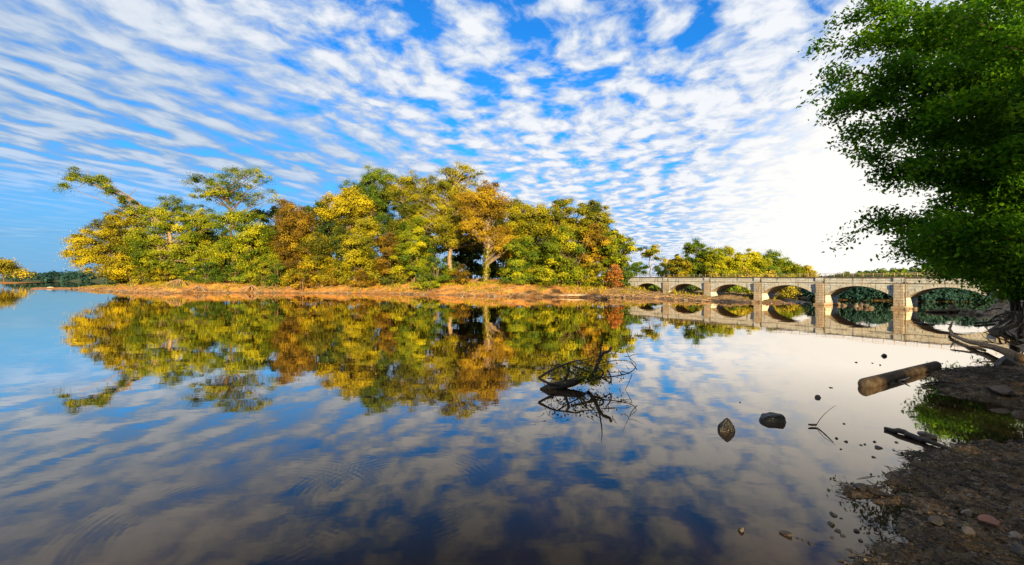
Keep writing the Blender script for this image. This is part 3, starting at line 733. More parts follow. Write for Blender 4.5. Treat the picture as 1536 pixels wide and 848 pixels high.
for px, py, D, hw, lab in ((1528, 428, 25, 22, 'dark green bush crowning the earth bank at the right edge'),):
    X = side(px, D); g = float(bank_z(np.array([X]), np.array([float(D)]))[0])
    ptree(lab, px, D, py - 34, py + 22, hw, 'near', gz=g, name='shrub', cat='shrub', group='bushes on the near bank', stems=3, leaf=.09, clump_r=.4, ry=1.0, nleaf=5000, k=4, tint0=.35)
# more of the wood on the near bank, behind the photographer's right shoulder: its shade covers the shore
for x, y, H, r in ((9, -9, 16, 5.0), (15, -5, 16, 5.0), (21, 2, 16, 4.8), (14, -18, 18, 5.5), (23, -12, 17, 5.0), (6.5, -20, 18, 4.5), (27, -4, 12, 4.6), (30, 8, 9, 4.0), (36, 14, 9, 4.0), (36, 3, 11, 4.6)):
    tree('broadleaf_tree', 'green tree of the wood on the near bank, its shade lying over the muddy shore', (x, y, 1.2), H, lobes_for(0, 2.6, H, r, 6), 'near', leaf=.2, nleaf=9000, clump_r=1.3, group='wood on the near bank')
# ------------------------------------------------------------------ the stone aqueduct bridge
Z0 = F * CAM / 30.5; P0 = np.array([side(999, Z0), Z0]); SP = np.array([36.6 * Z0 / F, -.0876 * Z0]); SL = float(np.linalg.norm(SP))
BR = thing('stone_arch_bridge', 'long low pale stone aqueduct bridge with a row of wide arches', 'bridge', (P0[0], P0[1], 0), None, math.atan2(SP[1], SP[0]))
# local frame: x runs along the bridge from far left to near right, y away from the viewer, z up
W, ZS, ZC, ZB, ZT, PW = 2.9, 1.06, 2.13, 2.50, 3.08, .86      # width, springing, crown, belt course, parapet top, pier width
bays = list(range(-1, 6))
def arch_z(x, i):
    c = (i + .5) * SL; a = (SL - PW) / 2; h = ZC - ZS; rr = (a * a + h * h) / (2 * h)
    return ZC - rr + math.sqrt(max(0, rr * rr - (x - c) ** 2))
xL, xR = -SL - 1.6, 6 * SL + 2.5
body = MB(); nseg = 22
def quad(mb, a, b, c, d): mb.add([a, b, c, d], [[0, 1, 2, 3]])
for i in bays:
    x0, x1 = i * SL + PW / 2, (i + 1) * SL - PW / 2
    xs_ = np.linspace(x0, x1, nseg + 1); zs_ = [arch_z(q, i) for q in xs_]
    for k in range(nseg):
        a, b = xs_[k], xs_[k + 1]; za, zb = zs_[k], zs_[k + 1]
        quad(body, (a, 0, za), (b, 0, zb), (b, 0, ZB), (a, 0, ZB)); quad(body, (b, W, zb), (a, W, za), (a, W, ZB), (b, W, ZB))
for i in range(-1, 7):
    x0, x1 = i * SL - PW / 2, i * SL + PW / 2
    if i == -1: x0 = xL
    if i == 6: x1 = xR
    quad(body, (x0, 0, -.6), (x1, 0, -.6), (x1, 0, ZB), (x0, 0, ZB)); quad(body, (x1, W, -.6), (x0, W, -.6), (x0, W, ZB), (x1, W, ZB))
    quad(body, (x0, W, -.6), (x0, 0, -.6), (x0, 0, ZS), (x0, W, ZS)); quad(body, (x1, 0, -.6), (x1, W, -.6), (x1, W, ZS), (x1, 0, ZS))
quad(body, (xL, 0, ZB), (xR, 0, ZB), (xR, W, ZB), (xL, W, ZB))
body.build('spandrel_wall', STONE, BR, smooth=False)
for i in bays:      # each arch: soffit and a ring of separate voussoirs
    x0, x1 = i * SL + PW / 2, (i + 1) * SL - PW / 2
    sof = MB(); xs_ = np.linspace(x0, x1, nseg + 1)
    for k in range(nseg):
        a, b = xs_[k], xs_[k + 1]
        quad(sof, (a, .02, arch_z(a, i) - .002), (a, W - .02, arch_z(a, i) - .002), (b, W - .02, arch_z(b, i) - .002), (b, .02, arch_z(b, i) - .002))
    vs = MB(); nv = 25; c = (i + .5) * SL; a_ = (SL - PW) / 2; h = ZC - ZS; rr = (a_ * a_ + h * h) / (2 * h); th = math.asin(a_ / rr); zc = ZC - rr
    for k in range(nv):
        t0, t1 = -th + 2 * th * k / nv + .0025, -th + 2 * th * (k + 1) / nv - .0025
        d = .34 + (.05 if k == nv // 2 else RNG.uniform(-.015, .015)); y0 = -.03 - RNG.uniform(0, .02)
        q = [(c + (rr + e) * math.sin(t), y, zc + (rr + e) * math.cos(t)) for y in (y0, .12) for t, e in ((t0, .0), (t1, .0), (t1, d), (t0, d))]
        vs.add(q, [[0, 1, 2, 3], [7, 6, 5, 4], [0, 4, 5, 1], [1, 5, 6, 2], [2, 6, 7, 3], [3, 7, 4, 0]], RNG.random())
    ar = vs.build('arch_ring', RINGST, BR, smooth=False)
    sof.build('arch_soffit', PIERST, ar, smooth=True)
def course(mb, x0, x1, y0, y1, z0, z1, ln, jit=.008):
    """a course of separate stones with thin open joints"""
    n = max(1, int(round((x1 - x0) / ln))); e = np.linspace(x0, x1, n + 1)
    if n > 1: e[1:-1] += RNG.uniform(-.1, .1, n - 1) * ln
    for k in range(n):
        q = .006; j = RNG.uniform(-jit, jit, 3)
        mb.box(((e[k] + e[k + 1]) / 2, (y0 + y1) / 2 + j[1], (z0 + z1) / 2), ((e[k + 1] - e[k]) / 2 - q, (y1 - y0) / 2, (z1 - z0) / 2), tint=RNG.random())
for i in range(0, 7):   # piers: pilaster of stone blocks on a wider footing, seat for the arches on both sides
    pm = MB(); x = i * SL
    rows = np.linspace(.18, ZB - .12, 9)
    for k in range(8):
        w = PW / 2 - .02 - .006 * k; off = RNG.uniform(-.12, .12) * (k % 2 * 2 - 1)
        for (a, b) in ((-w, off), (off, w)):
            pm.box((x + (a + b) / 2, -.09 + RNG.uniform(-.008, .008), (rows[k] + rows[k + 1]) / 2), ((b - a) / 2 - .004, .13, (rows[k + 1] - rows[k]) / 2 - .005), tint=RNG.random())
    pr = pm.build('pier', PIERST, BR, smooth=False)
    ft = MB(); ft.box((x, -.12, .06), (PW / 2 + .13, .24, .12), jit=.01); ft.box((x, W / 2, .0), (PW / 2 + .10, W / 2 + .1, .14), jit=.01)
    ft.build('footing', PIERST, pr, smooth=False)
cs = MB(); course(cs, xL, xR, -.09, .12, ZB - .05, ZB + .07, 1.5); cs.build('belt_course', RINGST, BR, smooth=False)
cs = MB(); course(cs, xL, xR, W - .12, W + .09, ZB - .05, ZB + .07, 1.5); cs.build('belt_course', RINGST, BR, smooth=False)
for y0, y1 in ((-.03, .38), (W - .38, W + .03)):
    pa = MB(); course(pa, xL, xR, y0, y1, ZB + .074, ZT - .112, 1.75); pr = pa.build('parapet', STONE, BR, smooth=False)
    cp = MB(); course(cp, xL, xR, y0 - .08, y1 + .08, ZT - .108, ZT, 1.2, .012); cp.build('coping', CAPST, pr, smooth=False)
for i in range(0, 7):   # parapet pilaster over each pier and the dark drain pipe beside it
    pm = MB(); pm.box((i * SL, -.07, (ZB + ZT) / 2 - .02), (PW / 2, .055, (ZT - ZB) / 2 - .098)); pm.build('pilaster', STONE, BR, smooth=False)
    dp = MB(); x = i * SL + PW / 2 + .09
    dp.tube([(x, -.13, ZT - .12), (x, -.13, 1.6), (x + .01, -.13, .25)], .045, 6); dp.build('drain_pipe', CAPST, BR)
rl = MB()
for z in (ZT + .19, ZT + .33): rl.tube([(xL, .1, z), ((xL + xR) / 2, .1, z), (xR, .1, z)], .016, 5)
rail = rl.build('railing', IRON, BR)
pm = MB(); pm.tube([(0, 0, 0), (0, 0, .2), (0, 0, .36)], [.03, .024, .024], 6); pm.tube([(0, 0, .36), (0, 0, .39)], [.035, .02], 6)
x = xL + .3; first = None; k = 0
while x < xR - .2:
    if first is None: first = pm.build('railing_post', IRON, rail); o = first
    else: o = first.copy(); C.objects.link(o); o.parent = rail
    o.location = (x, .1, ZT - .005); x += SL / 8; k += 1
dk = MB(); dk.box(((xL + xR) / 2, W / 2, ZB + .04), ((xR - xL) / 2, W / 2 - .13, .03)); dk.build('deck', RINGST, BR, smooth=False)

# ------------------------------------------------------------------ stones, logs and driftwood
ICO_V = ICO_F = None
def ico(level=2):
    import bmesh
    b = bmesh.new(); bmesh.ops.create_icosphere(b, subdivisions=level, radius=1)
    V = np.array([v.co[:] for v in b.verts]); Fc = np.array([[v.index for v in f.verts] + [f.verts[0].index] for f in b.faces]); b.free(); return V, Fc
I1, I2, I3 = ico(1), ico(2), ico(3)
def stone(mb, c, r, seed, base=I2, cut=5, rough=.08, tint=.5, rz=0.0):
    """an irregular stone: a ball cut by random planes and roughened"""
    V, Fc = base; V = V.copy(); rg = np.random.default_rng(seed)
    for k in range(cut):
        d = rg.normal(size=3); d /= np.linalg.norm(d); h = rg.uniform(.45, .8)
        q = V @ d; m = q > h; V[m] -= np.outer(q[m] - h, d)
    V += rg.normal(0, rough * .4, V.shape)
    cr, sr = math.cos(rz), math.sin(rz)
    V = V * np.asarray(r); V[:, :2] = V[:, :2] @ np.array([[cr, sr], [-sr, cr]])
    mb.add(V + np.asarray(c), Fc, tint)
def lone_stone(px, py, w, h, label, mat, seed, cat='stone', name='stone', group=None, depth=.8, base=I3, rz=0.0, z=None, sink=.45, cut=9, taper=0.0):
    p = at(px, py); D = p[1]; r = np.array([w * D / F / 2, w * D / F / 2 * depth, h * D / F / (2 - 2 * sink)])
    g = 0.0 if z is None else float(z(np.array([p[0]]), np.array([p[1]]))[0])
    p[2] = max(g, 0)
    mb = MB(); stone(mb, (0, 0, r[2] * (1 - 2 * sink)), r, seed, base, cut, .05, RNG.uniform(.3, .7), rz)
    if taper:
        V = mb.v[0]; V[:, :2] *= 1 - taper * np.clip(V[:, 2:3] / r[2], -.5, 1); V[:, 0] += .12 * V[:, 2]
    o = mb.build(name, mat, smooth=False); o.location = p
    return tag(o, label, cat, group)

# big floating log
def big_log():
    a, b = at(1297, 581), at(1404, 551.5); a[2], b[2] = .075, .065
    e = thing('floating_log', 'thick dark sawn log floating near the right shore', 'log', a)
    pth = [np.zeros(3) + (b - a) * t for t in np.linspace(0, 1, 14)]
    mb = MB(); mb.tube(pth, np.linspace(.168, .15, 14) * (1 + RNG.normal(0, .004, 14)), 18, False, .004); mb.build('bark', LOGM, e)
    d = (b - a) / np.linalg.norm(b - a)
    for t, r, s in ((a, .168, -1), (b, .15, 1)):
        c = MB(); q = np.asarray(t) - a; c.tube([q - d * s * .03, q + d * s * .012, q + d * s * .02], [r * 1.0, r * .97, r * .9], 16); c.build('cut_end', CUT, e)
    st = MB(); q = (b - a) * .34 + np.array([.05, -.18, -.07]); st.tube([q, q + (.10, -.10, .06), q + (.22, -.12, .13)], [.035, .028, .012], 6); st.build('branch_stub', DRIFT, e)
CUT = bark_mat('cut_wood', (.05, .035, .022), (.13, .095, .06), 0.7, 8)
big_log()
def hull_rock(px, py, w, pts_, label, seed):
    import bmesh
    p = at(px, py); k = w * p[1] / F; rg = np.random.default_rng(seed); bm = bmesh.new()
    for q in pts_:
        for _ in range(3): bm.verts.new(tuple((np.array(q) + rg.normal(0, .035, 3)) * k))
    bmesh.ops.convex_hull(bm, input=bm.verts[:])
    bmesh.ops.delete(bm, geom=[v for v in bm.verts if not v.link_faces], context='VERTS')
    bmesh.ops.triangulate(bm, faces=bm.faces[:])
    bmesh.ops.subdivide_edges(bm, edges=bm.edges[:], cuts=3, use_grid_fill=True)
    bmesh.ops.smooth_vert(bm, verts=bm.verts[:], factor=.5, use_axis_x=True, use_axis_y=True, use_axis_z=True)
    for v in bm.verts: v.co += Vector(rg.normal(0, .012, 3)) * k
    me = bpy.data.meshes.new('rock'); bm.to_mesh(me); bm.free(); me.materials.append(WETROCK)
    o = bpy.data.objects.new('rock', me); C.objects.link(o); o.location = p
    return tag(o, label, 'rock')
hull_rock(1090, 646, 22, [(-.5, -.3, -.4), (.5, -.25, -.4), (.4, .4, -.4), (-.45, .35, -.4), (-.5, -.2, .25), (.46, -.15, .32), (.1, .1, .85), (-.28, .05, .55), (.3, .3, .5), (-.15, -.3, .35), (-.46, .3, .3)],
          'pointed dark stone standing out of calm water, left of the flat one', 5)
hull_rock(1157, 632, 38, [(-.45, -.2, -.25), (.5, -.2, -.25), (.5, .3, -.25), (-.4, .3, -.25), (-.5, 0, .05), (-.3, -.12, .21), (.38, -.16, .22), (.5, .1, .14), (.2, .3, .25), (-.25, .25, .23)],
          'flat topped brown stone in calm water between pointed stone and leaf', 12)
lone_stone(1325, 534.5, 10, 4, 'small dark stone in bright water behind the sawn log', WETROCK, 21)
lone_stone(1227, 597, 9, 5, 'small dark stone alone in bright water left of the log end', WETROCK, 22)
lone_stone(1112, 797, 10, 7, 'small round dark stone near the bottom of the calm water', WETROCK, 23)
lone_stone(1338, 576, 12, 6, 'dark knotty stub of driftwood touching the sawn log', DARKB, 24, 'driftwood', 'driftwood_stub')
i = 0
for px, py, w, h in ((1285, 544, 6, 2), (1309, 545, 4, 2), (1320, 548, 3, 2), (1110, 604, 3, 2), (1247, 582, 8, 1.6), (1266, 636, 5, 2), (1255, 658, 6, 3), (1269, 663, 8, 3), (1291, 668, 7, 2.5), (1310, 686, 9, 3), (1297, 667, 6, 3), (1318, 672, 13, 6),
                     (1312, 663, 8, 3), (1261, 674, 5, 2), (1345, 664, 7, 3), (1250, 772, 13, 6), (1246, 787, 14, 8), (1256, 797, 11, 5), (1249, 807, 8, 5), (1264, 804, 10, 4), (1262, 778, 6, 3), (1284, 797, 10, 5), (1275, 826, 12, 5), (1292, 812, 9, 5), (1262, 842, 10, 5),
                     (1205, 811, 8, 3), (1216, 816, 11, 5), (1196, 808, 6, 3)):
    i += 1
    lone_stone(px, py, w, h * .75, 'small dark pebble breaking the shallow water by the muddy shore', WETROCK, 60 + i, 'pebble', 'pebble', 'small pebbles in the shallows', base=I2, rz=RNG.random() * 3)
lone_stone(1180, 803, 24, 7, 'long dark sliver of stone at the bottom near loose pebbles', WETROCK, 41, rz=-.8, depth=.35)
# stones on the mud
for px, py, w, h, lab, mat, sd in (
  (1290, 736, 20, 8, 'dark wedge shaped stone at the tip of the mud', WETROCK, 31), (1484, 790, 30, 12, 'flat reddish stone lying on the dark mud', REDROCK, 32), (1502, 598, 44, 16, 'wide low brown rock on the mud spit behind the inlet', ROCK, 33),
  (1390, 655, 28, 7, 'low dark rock beside the black branch at the inlet', WETROCK, 34), (1400, 795, 26, 12, 'dark rounded stone half sunk in the lower mud', WETROCK, 35), (1453, 812, 22, 10, 'brown stone near the bottom edge of the mud', ROCK, 36),
  (1520, 812, 26, 12, 'grey brown stone at the lower right corner of the mud', ROCK, 37), (1450, 772, 18, 8, 'tan stone in the middle of the mud', ROCK, 38), (1530, 838, 26, 14, 'dark stone cut by the frame at the bottom right', WETROCK, 39)):
    lone_stone(px, py, w, h, lab, mat, sd, z=bank_z, rz=RNG.random() * 3, sink=.25)
def stick(label, pix, radpx, mat, name='branch', cat='branch', zs=None, group=None, twigs=0, bark_sides=7):
    """driftwood lying along pixels pix; zs: heights above the water of its points"""
    P = np.array([at(px, py) for px, py in pix]); 
    if zs is not None: P[:, 2] = zs
    D = P[0, 1]; rad = np.asarray(radpx) * P[:, 1] / F
    t = np.linspace(0, 1, len(P)); tt = np.linspace(0, 1, len(P) * 3)
    Q = np.stack([np.interp(tt, t, P[:, i]) for i in range(3)], 1); Q[1:-1] += RNG.normal(0, .10, (len(Q) - 2, 3)) * np.interp(tt, t, rad)[1:-1, None] * 2
    mb = MB(); mb.tube(Q - P[0], np.interp(tt, t, rad), bark_sides, True, .08)
    for k in range(twigs):
        q = Q[RNG.integers(1, len(Q) - 1)] - P[0]; L = RNG.uniform(3, 9) * rad.max()
        mb.tube(bez(q, q + RNG.normal(0, .6, 3) * L * np.array([1, 1, .6]) + (0, 0, L * .2), (0, 0, 0), 4), [rad.max() * .35, rad.max() * .25, rad.max() * .15, .002], 5)
    o = mb.build(name, mat); o.location = P[0]
    return tag(o, label, cat, group)
stick('black waterlogged branch lying at the edge of the inlet', [(1328, 645), (1352, 652), (1385, 664), (1424, 676)], [3, 4, 4, 2.5], DARKB, zs=[.02, .05, .05, .03])
stick('thin black stick beside the wedge stone on the mud', [(1304, 741), (1328, 747), (1352, 751)], [2.5, 3, 2], DARKB, zs=[.02, .03, .04])
stick('thin dark twig stretched along the mud spit', [(1388, 577), (1412, 575), (1440, 579)], [1.2, 1.5, 1], DARKB, zs=[.03, .05, .05])
e = stick('long pale driftwood trunk tapering out over the dark water at right', [(1427, 492), (1424, 501), (1431, 508), (1460, 520), (1496, 532), (1534, 548)], [1.2, 2, 2.4, 3.2, 4.6, 6.5], ROOTM, 'driftwood_log', 'driftwood', zs=[.28, .2, .13, .16, .22, .25], twigs=4, bark_sides=9)
stick('thin curved side limb lying left of the long pale driftwood trunk', [(1426, 523), (1432, 518), (1450, 524), (1478, 528)], [.9, 1.3, 1.6, 2.2], ROOTM, 'driftwood_limb', 'driftwood', zs=[.05, .22, .12, .05], twigs=3)
lone_stone(1508, 551, 44, 20, 'dark root mass under the thick end of the driftwood trunk', DARKB, 44, 'root mass', 'root_mass', depth=.6)
stick('dark floating log in front of the second pier from the right', [(1388, 468.5), (1405, 469), (1425, 469), (1438, 468)], [1.8, 2.3, 2.6, 2.2], LOGM, 'floating_log', 'log', zs=[.08, .12, .14, .12], twigs=2)
lone_stone(1428, 466.5, 16, 11, 'broken stump standing on the dark floating log by the pier', ROCK, 47, 'stump', 'stump')
stick('low dark log along the foot of the earth bank', [(1462, 487), (1480, 486), (1500, 483)], [1.6, 2, 1.5], DARKB, 'drift_log', 'log', zs=[.08, .1, .12])
stick('slim pale plank of driftwood between floating log and long trunk', [(1370, 484), (1385, 487), (1402, 488)], [.8, 1.3, .8], LOGM, 'driftwood_plank', 'driftwood', zs=[.04, .06, .04])
# rock piles by the bridge
for lab, grp, spots in (('brown rock in the pile under the wide arch', 'rocks under the wide arch', [(1258, 458, 9), (1266, 459, 11), (1275, 458.5, 9), (1283, 460, 12), (1292, 460, 13), (1300, 461.5, 12), (1307, 463, 9), (1288, 463, 7)]),
                        ('brown rock on the shoal between the last pier and the earth bank', 'rocks on the shoal at right', [(1360, 465, 10), (1372, 464, 8), (1448, 468, 12), (1455, 471, 14), (1464, 469, 12), (1472, 473, 16), (1480, 469, 12), (1487, 476, 12), (1442, 472, 9), (1498, 482, 14), (1490, 498, 18), (1505, 497, 14)]),
                        ('brown rock on the gravel bar in front of the left arches', 'rocks on the gravel bar', [(958, 447, 8), (1010, 451, 7), (1098, 449, 9), (1107, 451, 11), (1117, 450, 9), (1126, 452, 10), (1090, 452, 8), (1045, 451, 7), (1075, 453, 8), (935, 447, 9), (921, 446, 8)])):
    for px, py, w in spots:
        lone_stone(px, py, w, w * .5, lab, ROCK, int(RNG.integers(1e6)), 'rock', 'rock', grp, base=I2, rz=RNG.random() * 3)
lone_stone(186, 436, 24, 6, 'large pale flat boulder at the tip of the island shore', PALEROCK, 51, 'boulder', 'boulder', depth=.7)
lone_stone(75, 433, 14, 3.5, 'small pale boulder far out on the spit', PALEROCK, 52, 'boulder', 'boulder')
stick('bleached fork of driftwood rising from the water at the island shore', [(693, 447), (698, 442), (703, 437), (716, 433)], [.6, .9, 1, .5], DRIFT, 'driftwood_fork', 'driftwood', zs=[-.1, .6, 1.0, 1.6], twigs=5)
stick('grey stump and log at the water below the end of the island', [(893, 449), (902, 449), (913, 449.5)], [1, 2, 2.6], DARKB, 'drift_log', 'log', zs=[.15, .2, .25], twigs=5)
stick('pale log lying along the bank below the leaning trunks', [(838, 446), (856, 446.3), (880, 446.5)], [.9, 1.3, 1], DRIFT, 'drift_log', 'log', zs=[.3, .3, .35], twigs=2)
stick('pale log on the shaded bank right of the ivy clad trunk', [(765, 445), (790, 445.3), (812, 445.5)], [.8, 1.1, .7], BARK, 'drift_log', 'log', zs=[.4, .35, .3], twigs=2)
stick('pale branch on the orange bank near the lime shrub', [(440, 438), (452, 436), (462, 436.5)], [.6, .8, .5], DRIFT, 'drift_branch', 'driftwood', zs=[.6, .8, .7], twigs=3)
stick('pale branch on the orange bank below the brown thicket', [(508, 438), (518, 437), (528, 437.5)], [.6, .8, .5], DRIFT, 'drift_branch', 'driftwood', zs=[.7, .9, .8], twigs=3)
# exposed roots on the island bank
for k, (px, py, lab) in enumerate(((268, 431, 'tangle of exposed pale roots under the yellow green tree with the long limb'), (300, 431, 'tangle of exposed pale roots under the leafy green shrub'), (378, 432, 'tangle of exposed pale roots under the bushy yellow green tree'), (720, 441, 'spreading roots at the foot of the ivy clad trunk'))):
    p = at(px, 440.0); p[1] += 4.0; p[0] = side(px, p[1]); p[2] = float(isle_z(p[:1], p[1:2])[0]) + .5
    mb = MB()
    for q in range(16):
        a = RNG.uniform(-2.8, .1); L = RNG.uniform(1.2, 3.0)
        mb.tube(bez((0, 0, .3), (math.cos(a) * L, math.sin(a) * L * .9 - .5, -1.1), (0, 0, .4), 6), [.14, .11, .09, .07, .05, .02], 5)
    o = mb.build('tree_roots', ROOTM); o.location = p; tag(o, lab, 'roots')
for px, D, lab in ((1500, 28.2, 'tangle of dark roots spilling down the earth bank below the shaded tree'), (1528, 24.5, 'dark exposed roots on the earth bank at the right edge')):
    p = np.array([side(px, D) + .9, D, 0.0]); p[2] = float(bank_z(p[:1], p[1:2])[0]) + .15
    mb = MB()
    for q in range(13):
        a = RNG.uniform(1.9, 4.6); L = RNG.uniform(.5, 1.5)
        o_ = RNG.normal(0, .5, 3) * (1, 1, .2); mb.tube(bez(o_, o_ + (math.cos(a) * L, math.sin(a) * L, -p[2] * RNG.uniform(.5, 1.05)), (0, 0, .1) + RNG.normal(0, .2, 3), 7), np.linspace(.07, .012, 7) * RNG.uniform(.6, 1.3), 5, True, .1)
    o = mb.build('tree_roots', BARK); o.location = p; tag(o, lab, 'roots')
# ---------- the fallen snag in the middle of the water
def snag():
    b = at(868, 583); s = b[1] / F
    e = thing('fallen_snag', 'dark tangled fallen branch with bare twigs sticking out of the calm water', 'branch', b)
    def L(*p): return [((x - 868) * s, d, (583 - y) * s) for x, y, d in p]
    m = MB(); m.tube(L((810, 584, -.1), (822, 581, -.1), (845, 577, 0), (862, 574, .1), (874, 571, .2), (880, 571, .3)), [.05, .10, .12, .11, .09, .04], 10, True, .07)
    m.build('trunk', DARKB, e)
    m = MB()
    for p, r0, r1 in ((L((846, 578, 0), (850, 566, .05), (853, 558, .05), (852, 548, .1)), .07, .03), (L((807, 565, -.2), (830, 552, -.1), (850, 547, .1), (866, 543, .2), (880, 544, .4), (900, 541, .6)), .045, .012),
                      (L((807, 565, -.2), (822, 573, -.2), (840, 577, -.1)), .04, .05), (L((884, 575, .3), (896, 560, .3), (902, 545, .4), (910, 534, .5), (921, 531, .5), (922, 525, .5)), .075, .05),
                      (L((902, 545, .4), (906, 525, .4), (907, 508, .35), (905, 496, .3)), .035, .008), (L((838, 548, .2), (852, 556, .2), (870, 568, .1), (880, 575, .1)), .03, .02),
                      (L((880, 575, .1), (905, 566, 0), (920, 565, 0), (938, 562, 0), (952, 557, .1), (957, 548, .1), (948, 540, .2)), .028, .008), (L((957, 556, .1), (950, 545, .2), (945, 535, .2), (938, 512, .3)), .016, .005),
                      (L((905, 548, .3), (925, 546, .5), (948, 545, .5), (956, 552, .4)), .018, .008), (L((862, 553, .3), (880, 558, .2), (900, 566, .1), (916, 575, 0)), .04, .02), (L((916, 575, 0), (917, 566, 0), (912, 556, .1)), .03, .02),
                      (L((918, 560, .1), (934, 560, .2), (945, 562, .1)), .012, .006), (L((948, 562, 0), (941, 575, -.1), (931, 590, -.2)), .014, .006), (L((868, 572, 0), (876, 556, .2), (886, 548, .3), (894, 538, .4)), .03, .01),
                      (L((886, 560, .2), (890, 566, .15), (900, 570, .1), (908, 560, .1), (898, 553, .2)), .05, .03)):
        m.tube(bezs(p), np.linspace(r0, r1, len(bezs(p))) * .78, 6, True, .05)
    for k in range(64):
        x, y = RNG.uniform(815, 950), RNG.uniform(535, 580); a = RNG.uniform(0, 2 * math.pi); q = RNG.uniform(8, 26)
        p = L((x, y, RNG.uniform(-.1, .5)), (x + q * .5 * math.cos(a), y - abs(q * .35 * math.sin(a)), RNG.uniform(0, .4)), (x + q * math.cos(a), min(582, y - q * .6 * math.sin(a)), RNG.uniform(-.2, .6)))
        m.tube(bezs(p), np.linspace(.011, .003, len(bezs(p))), 4)
    m.build('branches', DARKB, e)
    lf = MB(); n = 520; x, y = RNG.normal(875, 24, n), RNG.normal(562, 10, n); y = np.minimum(y, 581)
    P = np.stack([(x - 868) * s, RNG.uniform(-.3, .6, n), (583 - y) * s], 1); leaves(lf, P, rand_dirs(n) + (0, 0, .4), RNG.uniform(.02, .06, n), RNG.random(n)); lf.build('leaves', LM['olive'], e, smooth=False)
def bezs(p, n=4):
    P = np.asarray(p, float); t = np.arange(len(P)); tt = np.linspace(0, len(P) - 1, (len(P) - 1) * n + 1)
    Q = np.stack([np.interp(tt, t, P[:, i]) for i in range(3)], 1)
    for _ in range(2): Q[1:-1] = (Q[:-2] + 2 * Q[1:-1] + Q[2:]) / 4
    return Q
snag()
# ---------- floating leaf with its twig
b = at(1219, 640); s = b[1] / F
e = thing('floating_leaf', 'curled brown leaf with a thin upright twig floating on calm water', 'leaf', b)
m = MB(); g = np.linspace(-1, 1, 7); V = []; 
for gx in g:
    w = .45 * (1 - gx * gx) ** .7 + .02
    for gy in (-1, -.3, .3, 1): V.append((gx * .09, gy * w * .09, .012 + .03 * gy * gy + .012 * gx * gx))
idx = np.arange(28).reshape(7, 4); m.add(V, np.stack([idx[:-1, :-1], idx[:-1, 1:], idx[1:, 1:], idx[1:, :-1]], -1).reshape(-1, 4), .6); m.build('blade', LITTER, e)
m = MB(); m.tube(bezs([(.06, 0, .01), (.16, .02, .14), (.30, .05, .27), (.53, .1, .40)]), np.linspace(.008, .003, 13), 5); m.build('twig', DARKB, e)
stick('thin twig lying on the water below the floating leaf', [(1226, 642), (1238, 652), (1250, 664)], [.5, .6, .3], DARKB, 'floating_twig', 'twig', zs=[.01, .01, .005])
lone_stone(1491, 697, 18, 6, 'orange brown curled leaf lying on the mud', REDROCK, 71, 'leaf', 'fallen_leaf', z=bank_z, depth=.6)
# ---------- what nobody can count: pebbles, litter and weed on the mud, dry grass on the island bank
n = 17000
x = RNG.uniform(2.5, 16, n * 2); y = 4.0 + 11.0 * RNG.random(n * 2) ** 1.3; z = bank_z(x, y); k = z > -.03; x, y, z = x[k][:n], y[k][:n], z[k][:n]
mb = MB(); V0, F0 = I1
for i in range(len(x)):
    r = .0085 * (1 + RNG.pareto(2.0)); r = min(r, .035); sc = r * RNG.uniform(.6, 1.2, 3) * np.array([1, 1, .6])
    mb.add(V0 * sc * (1 + RNG.normal(0, .12, (len(V0), 1))) + (x[i], y[i], z[i] + sc[2] * .25), F0, RNG.random())
tag(mb.build('pebbles', PEBB, smooth=False), 'small wet pebbles and gravel strewn over the dark mud', 'gravel', None, 'stuff')
n = 14000
x = RNG.uniform(2.5, 18, n * 2); y = 4.0 + 14.0 * RNG.random(n * 2) ** 1.2; z = bank_z(x, y); k = z > -.03; x, y, z = x[k][:n], y[k][:n], z[k][:n]
mb = MB(); leaves(mb, np.stack([x, y, np.maximum(z, 0) + .010], 1), np.array([0, 0, 1.]) + RNG.normal(0, .45, (len(x), 3)), RNG.uniform(.008, .036, len(x)), RNG.random(len(x)) ** 2.2, .5, .2)
tag(mb.build('leaf_litter', LITTER, smooth=False), 'dead leaves and bark scraps littering the wet mud', 'leaf litter', None, 'stuff')
n = 7000
x = RNG.uniform(2.5, 16, n * 2); y = 4.0 + 12.0 * RNG.random(n * 2) ** 1.2; z = bank_z(x, y); k = z > -.02; x, y, z = x[k][:n], y[k][:n], z[k][:n]
mb = MB()
for i in range(len(x)):
    a = RNG.uniform(0, np.pi); L = RNG.uniform(.04, .22); d = np.array([math.cos(a) * L, math.sin(a) * L, RNG.uniform(-.01, .03)]); p = np.array([x[i], y[i], z[i] + .012])
    mb.tube([p - d, p + RNG.normal(0, .01, 3) + (0, 0, .008), p + d], [.002, .0055, .003], 4, False)
tag(mb.build('twig_litter', DARKB), 'thin black twigs and bark shreds scattered over the mud', 'twig litter', None, 'stuff')
n = 800
x = RNG.uniform(-108, 26, n); D = np.interp(x, [p[0] for p in isle_front], [p[1] for p in isle_front]) + RNG.uniform(-.2, 4.5, n); z = isle_z(x, D); k = z > -.02; x, D, z = x[k], D[k], z[k]
mb = MB()
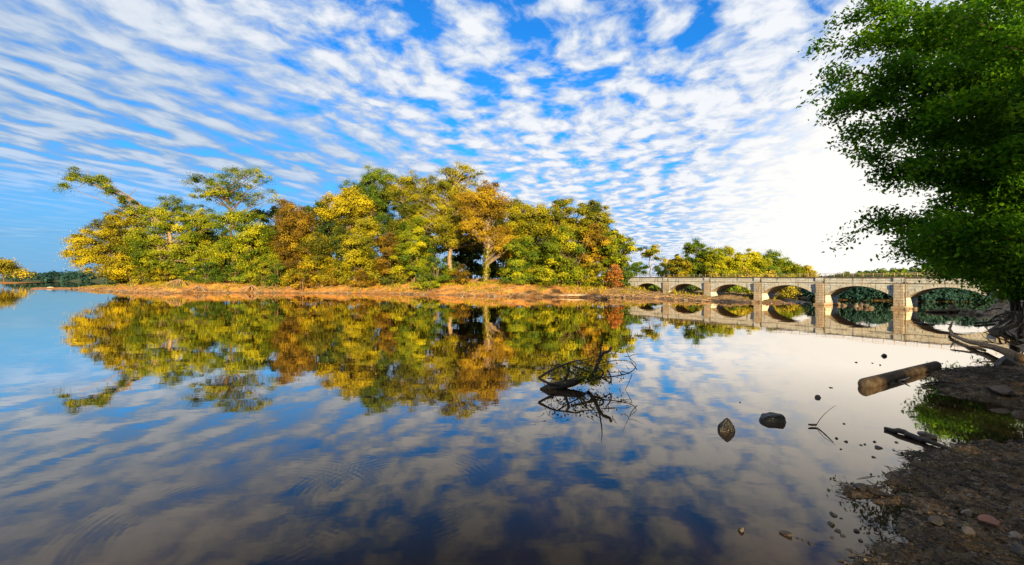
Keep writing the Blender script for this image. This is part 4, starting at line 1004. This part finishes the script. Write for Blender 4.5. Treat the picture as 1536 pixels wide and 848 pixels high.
for i in range(len(x)):
    a = RNG.uniform(0, np.pi); L = RNG.uniform(.2, 1.3); d = np.array([math.cos(a) * L, math.sin(a) * L * .6, RNG.uniform(-.05, .35)]); p = np.array([x[i], D[i], z[i] + .06])
    mb.tube([p - d, p + RNG.normal(0, .08, 3) + (0, 0, .08), p + d], [.02, .06, .03], 4, False)
tag(mb.build('branch_litter', ROOTM), 'washed up branches and root pieces littering the island shore', 'branch litter', None, 'stuff')
mb = MB(); n = 1300
x = RNG.uniform(-112, 34, n); D = np.interp(x, [p[0] for p in isle_front], [p[1] for p in isle_front]) + RNG.normal(.6, 1.3, n); z = isle_z(x, D); k = z > -.12; x, D, z = x[k], D[k], z[k]
for i in range(len(x)):
    r = min(.45, .07 * (1 + RNG.pareto(2.2))); mb.add(I1[0] * RNG.uniform(.6, 1.2, 3) * r * np.array([1.2, 1, .6]) * (1 + RNG.normal(0, .14, (len(I1[0]), 1))) + (x[i], D[i], max(z[i], 0) + r * .1), I1[1], RNG.random())
tag(mb.build('shore_stones', ROCK, smooth=False), 'brown stones and clods along the waterline of the island', 'stones', None, 'stuff')
n = 42000
x = RNG.uniform(-112, 40, n); D = np.interp(x, [p[0] for p in isle_front], [p[1] for p in isle_front]) + RNG.uniform(.6, 13, n); z = isle_z(x, D); k = (z > .35) & (fbm(x * .3, D * .3, 3, 50) + .1 * RNG.normal(size=n) > .02); x, D, z = x[k], D[k], z[k]
mb = MB(); h = RNG.uniform(.12, .5, len(x)); a = RNG.uniform(0, np.pi, len(x)); cx_, sx_ = np.cos(a) * .06, np.sin(a) * .06; lx, ly = RNG.normal(0, .16, len(x)), RNG.normal(0, .16, len(x))
V = np.stack([np.stack([x - cx_, D - sx_, z - .05], 1), np.stack([x + cx_, D + sx_, z - .05], 1), np.stack([x + lx, D + ly, z + h], 1)], 1).reshape(-1, 3)
idx = np.arange(len(V)).reshape(-1, 3); mb.add(V, np.concatenate([idx, idx[:, :1]], 1), np.repeat(np.clip(RNG.normal(.5, .25, len(x)) , 0, 1), 3))
tag(mb.build('dry_grass', LM['gold'], smooth=False), 'dry golden grass tufts along the island bank', 'grass', None, 'stuff')
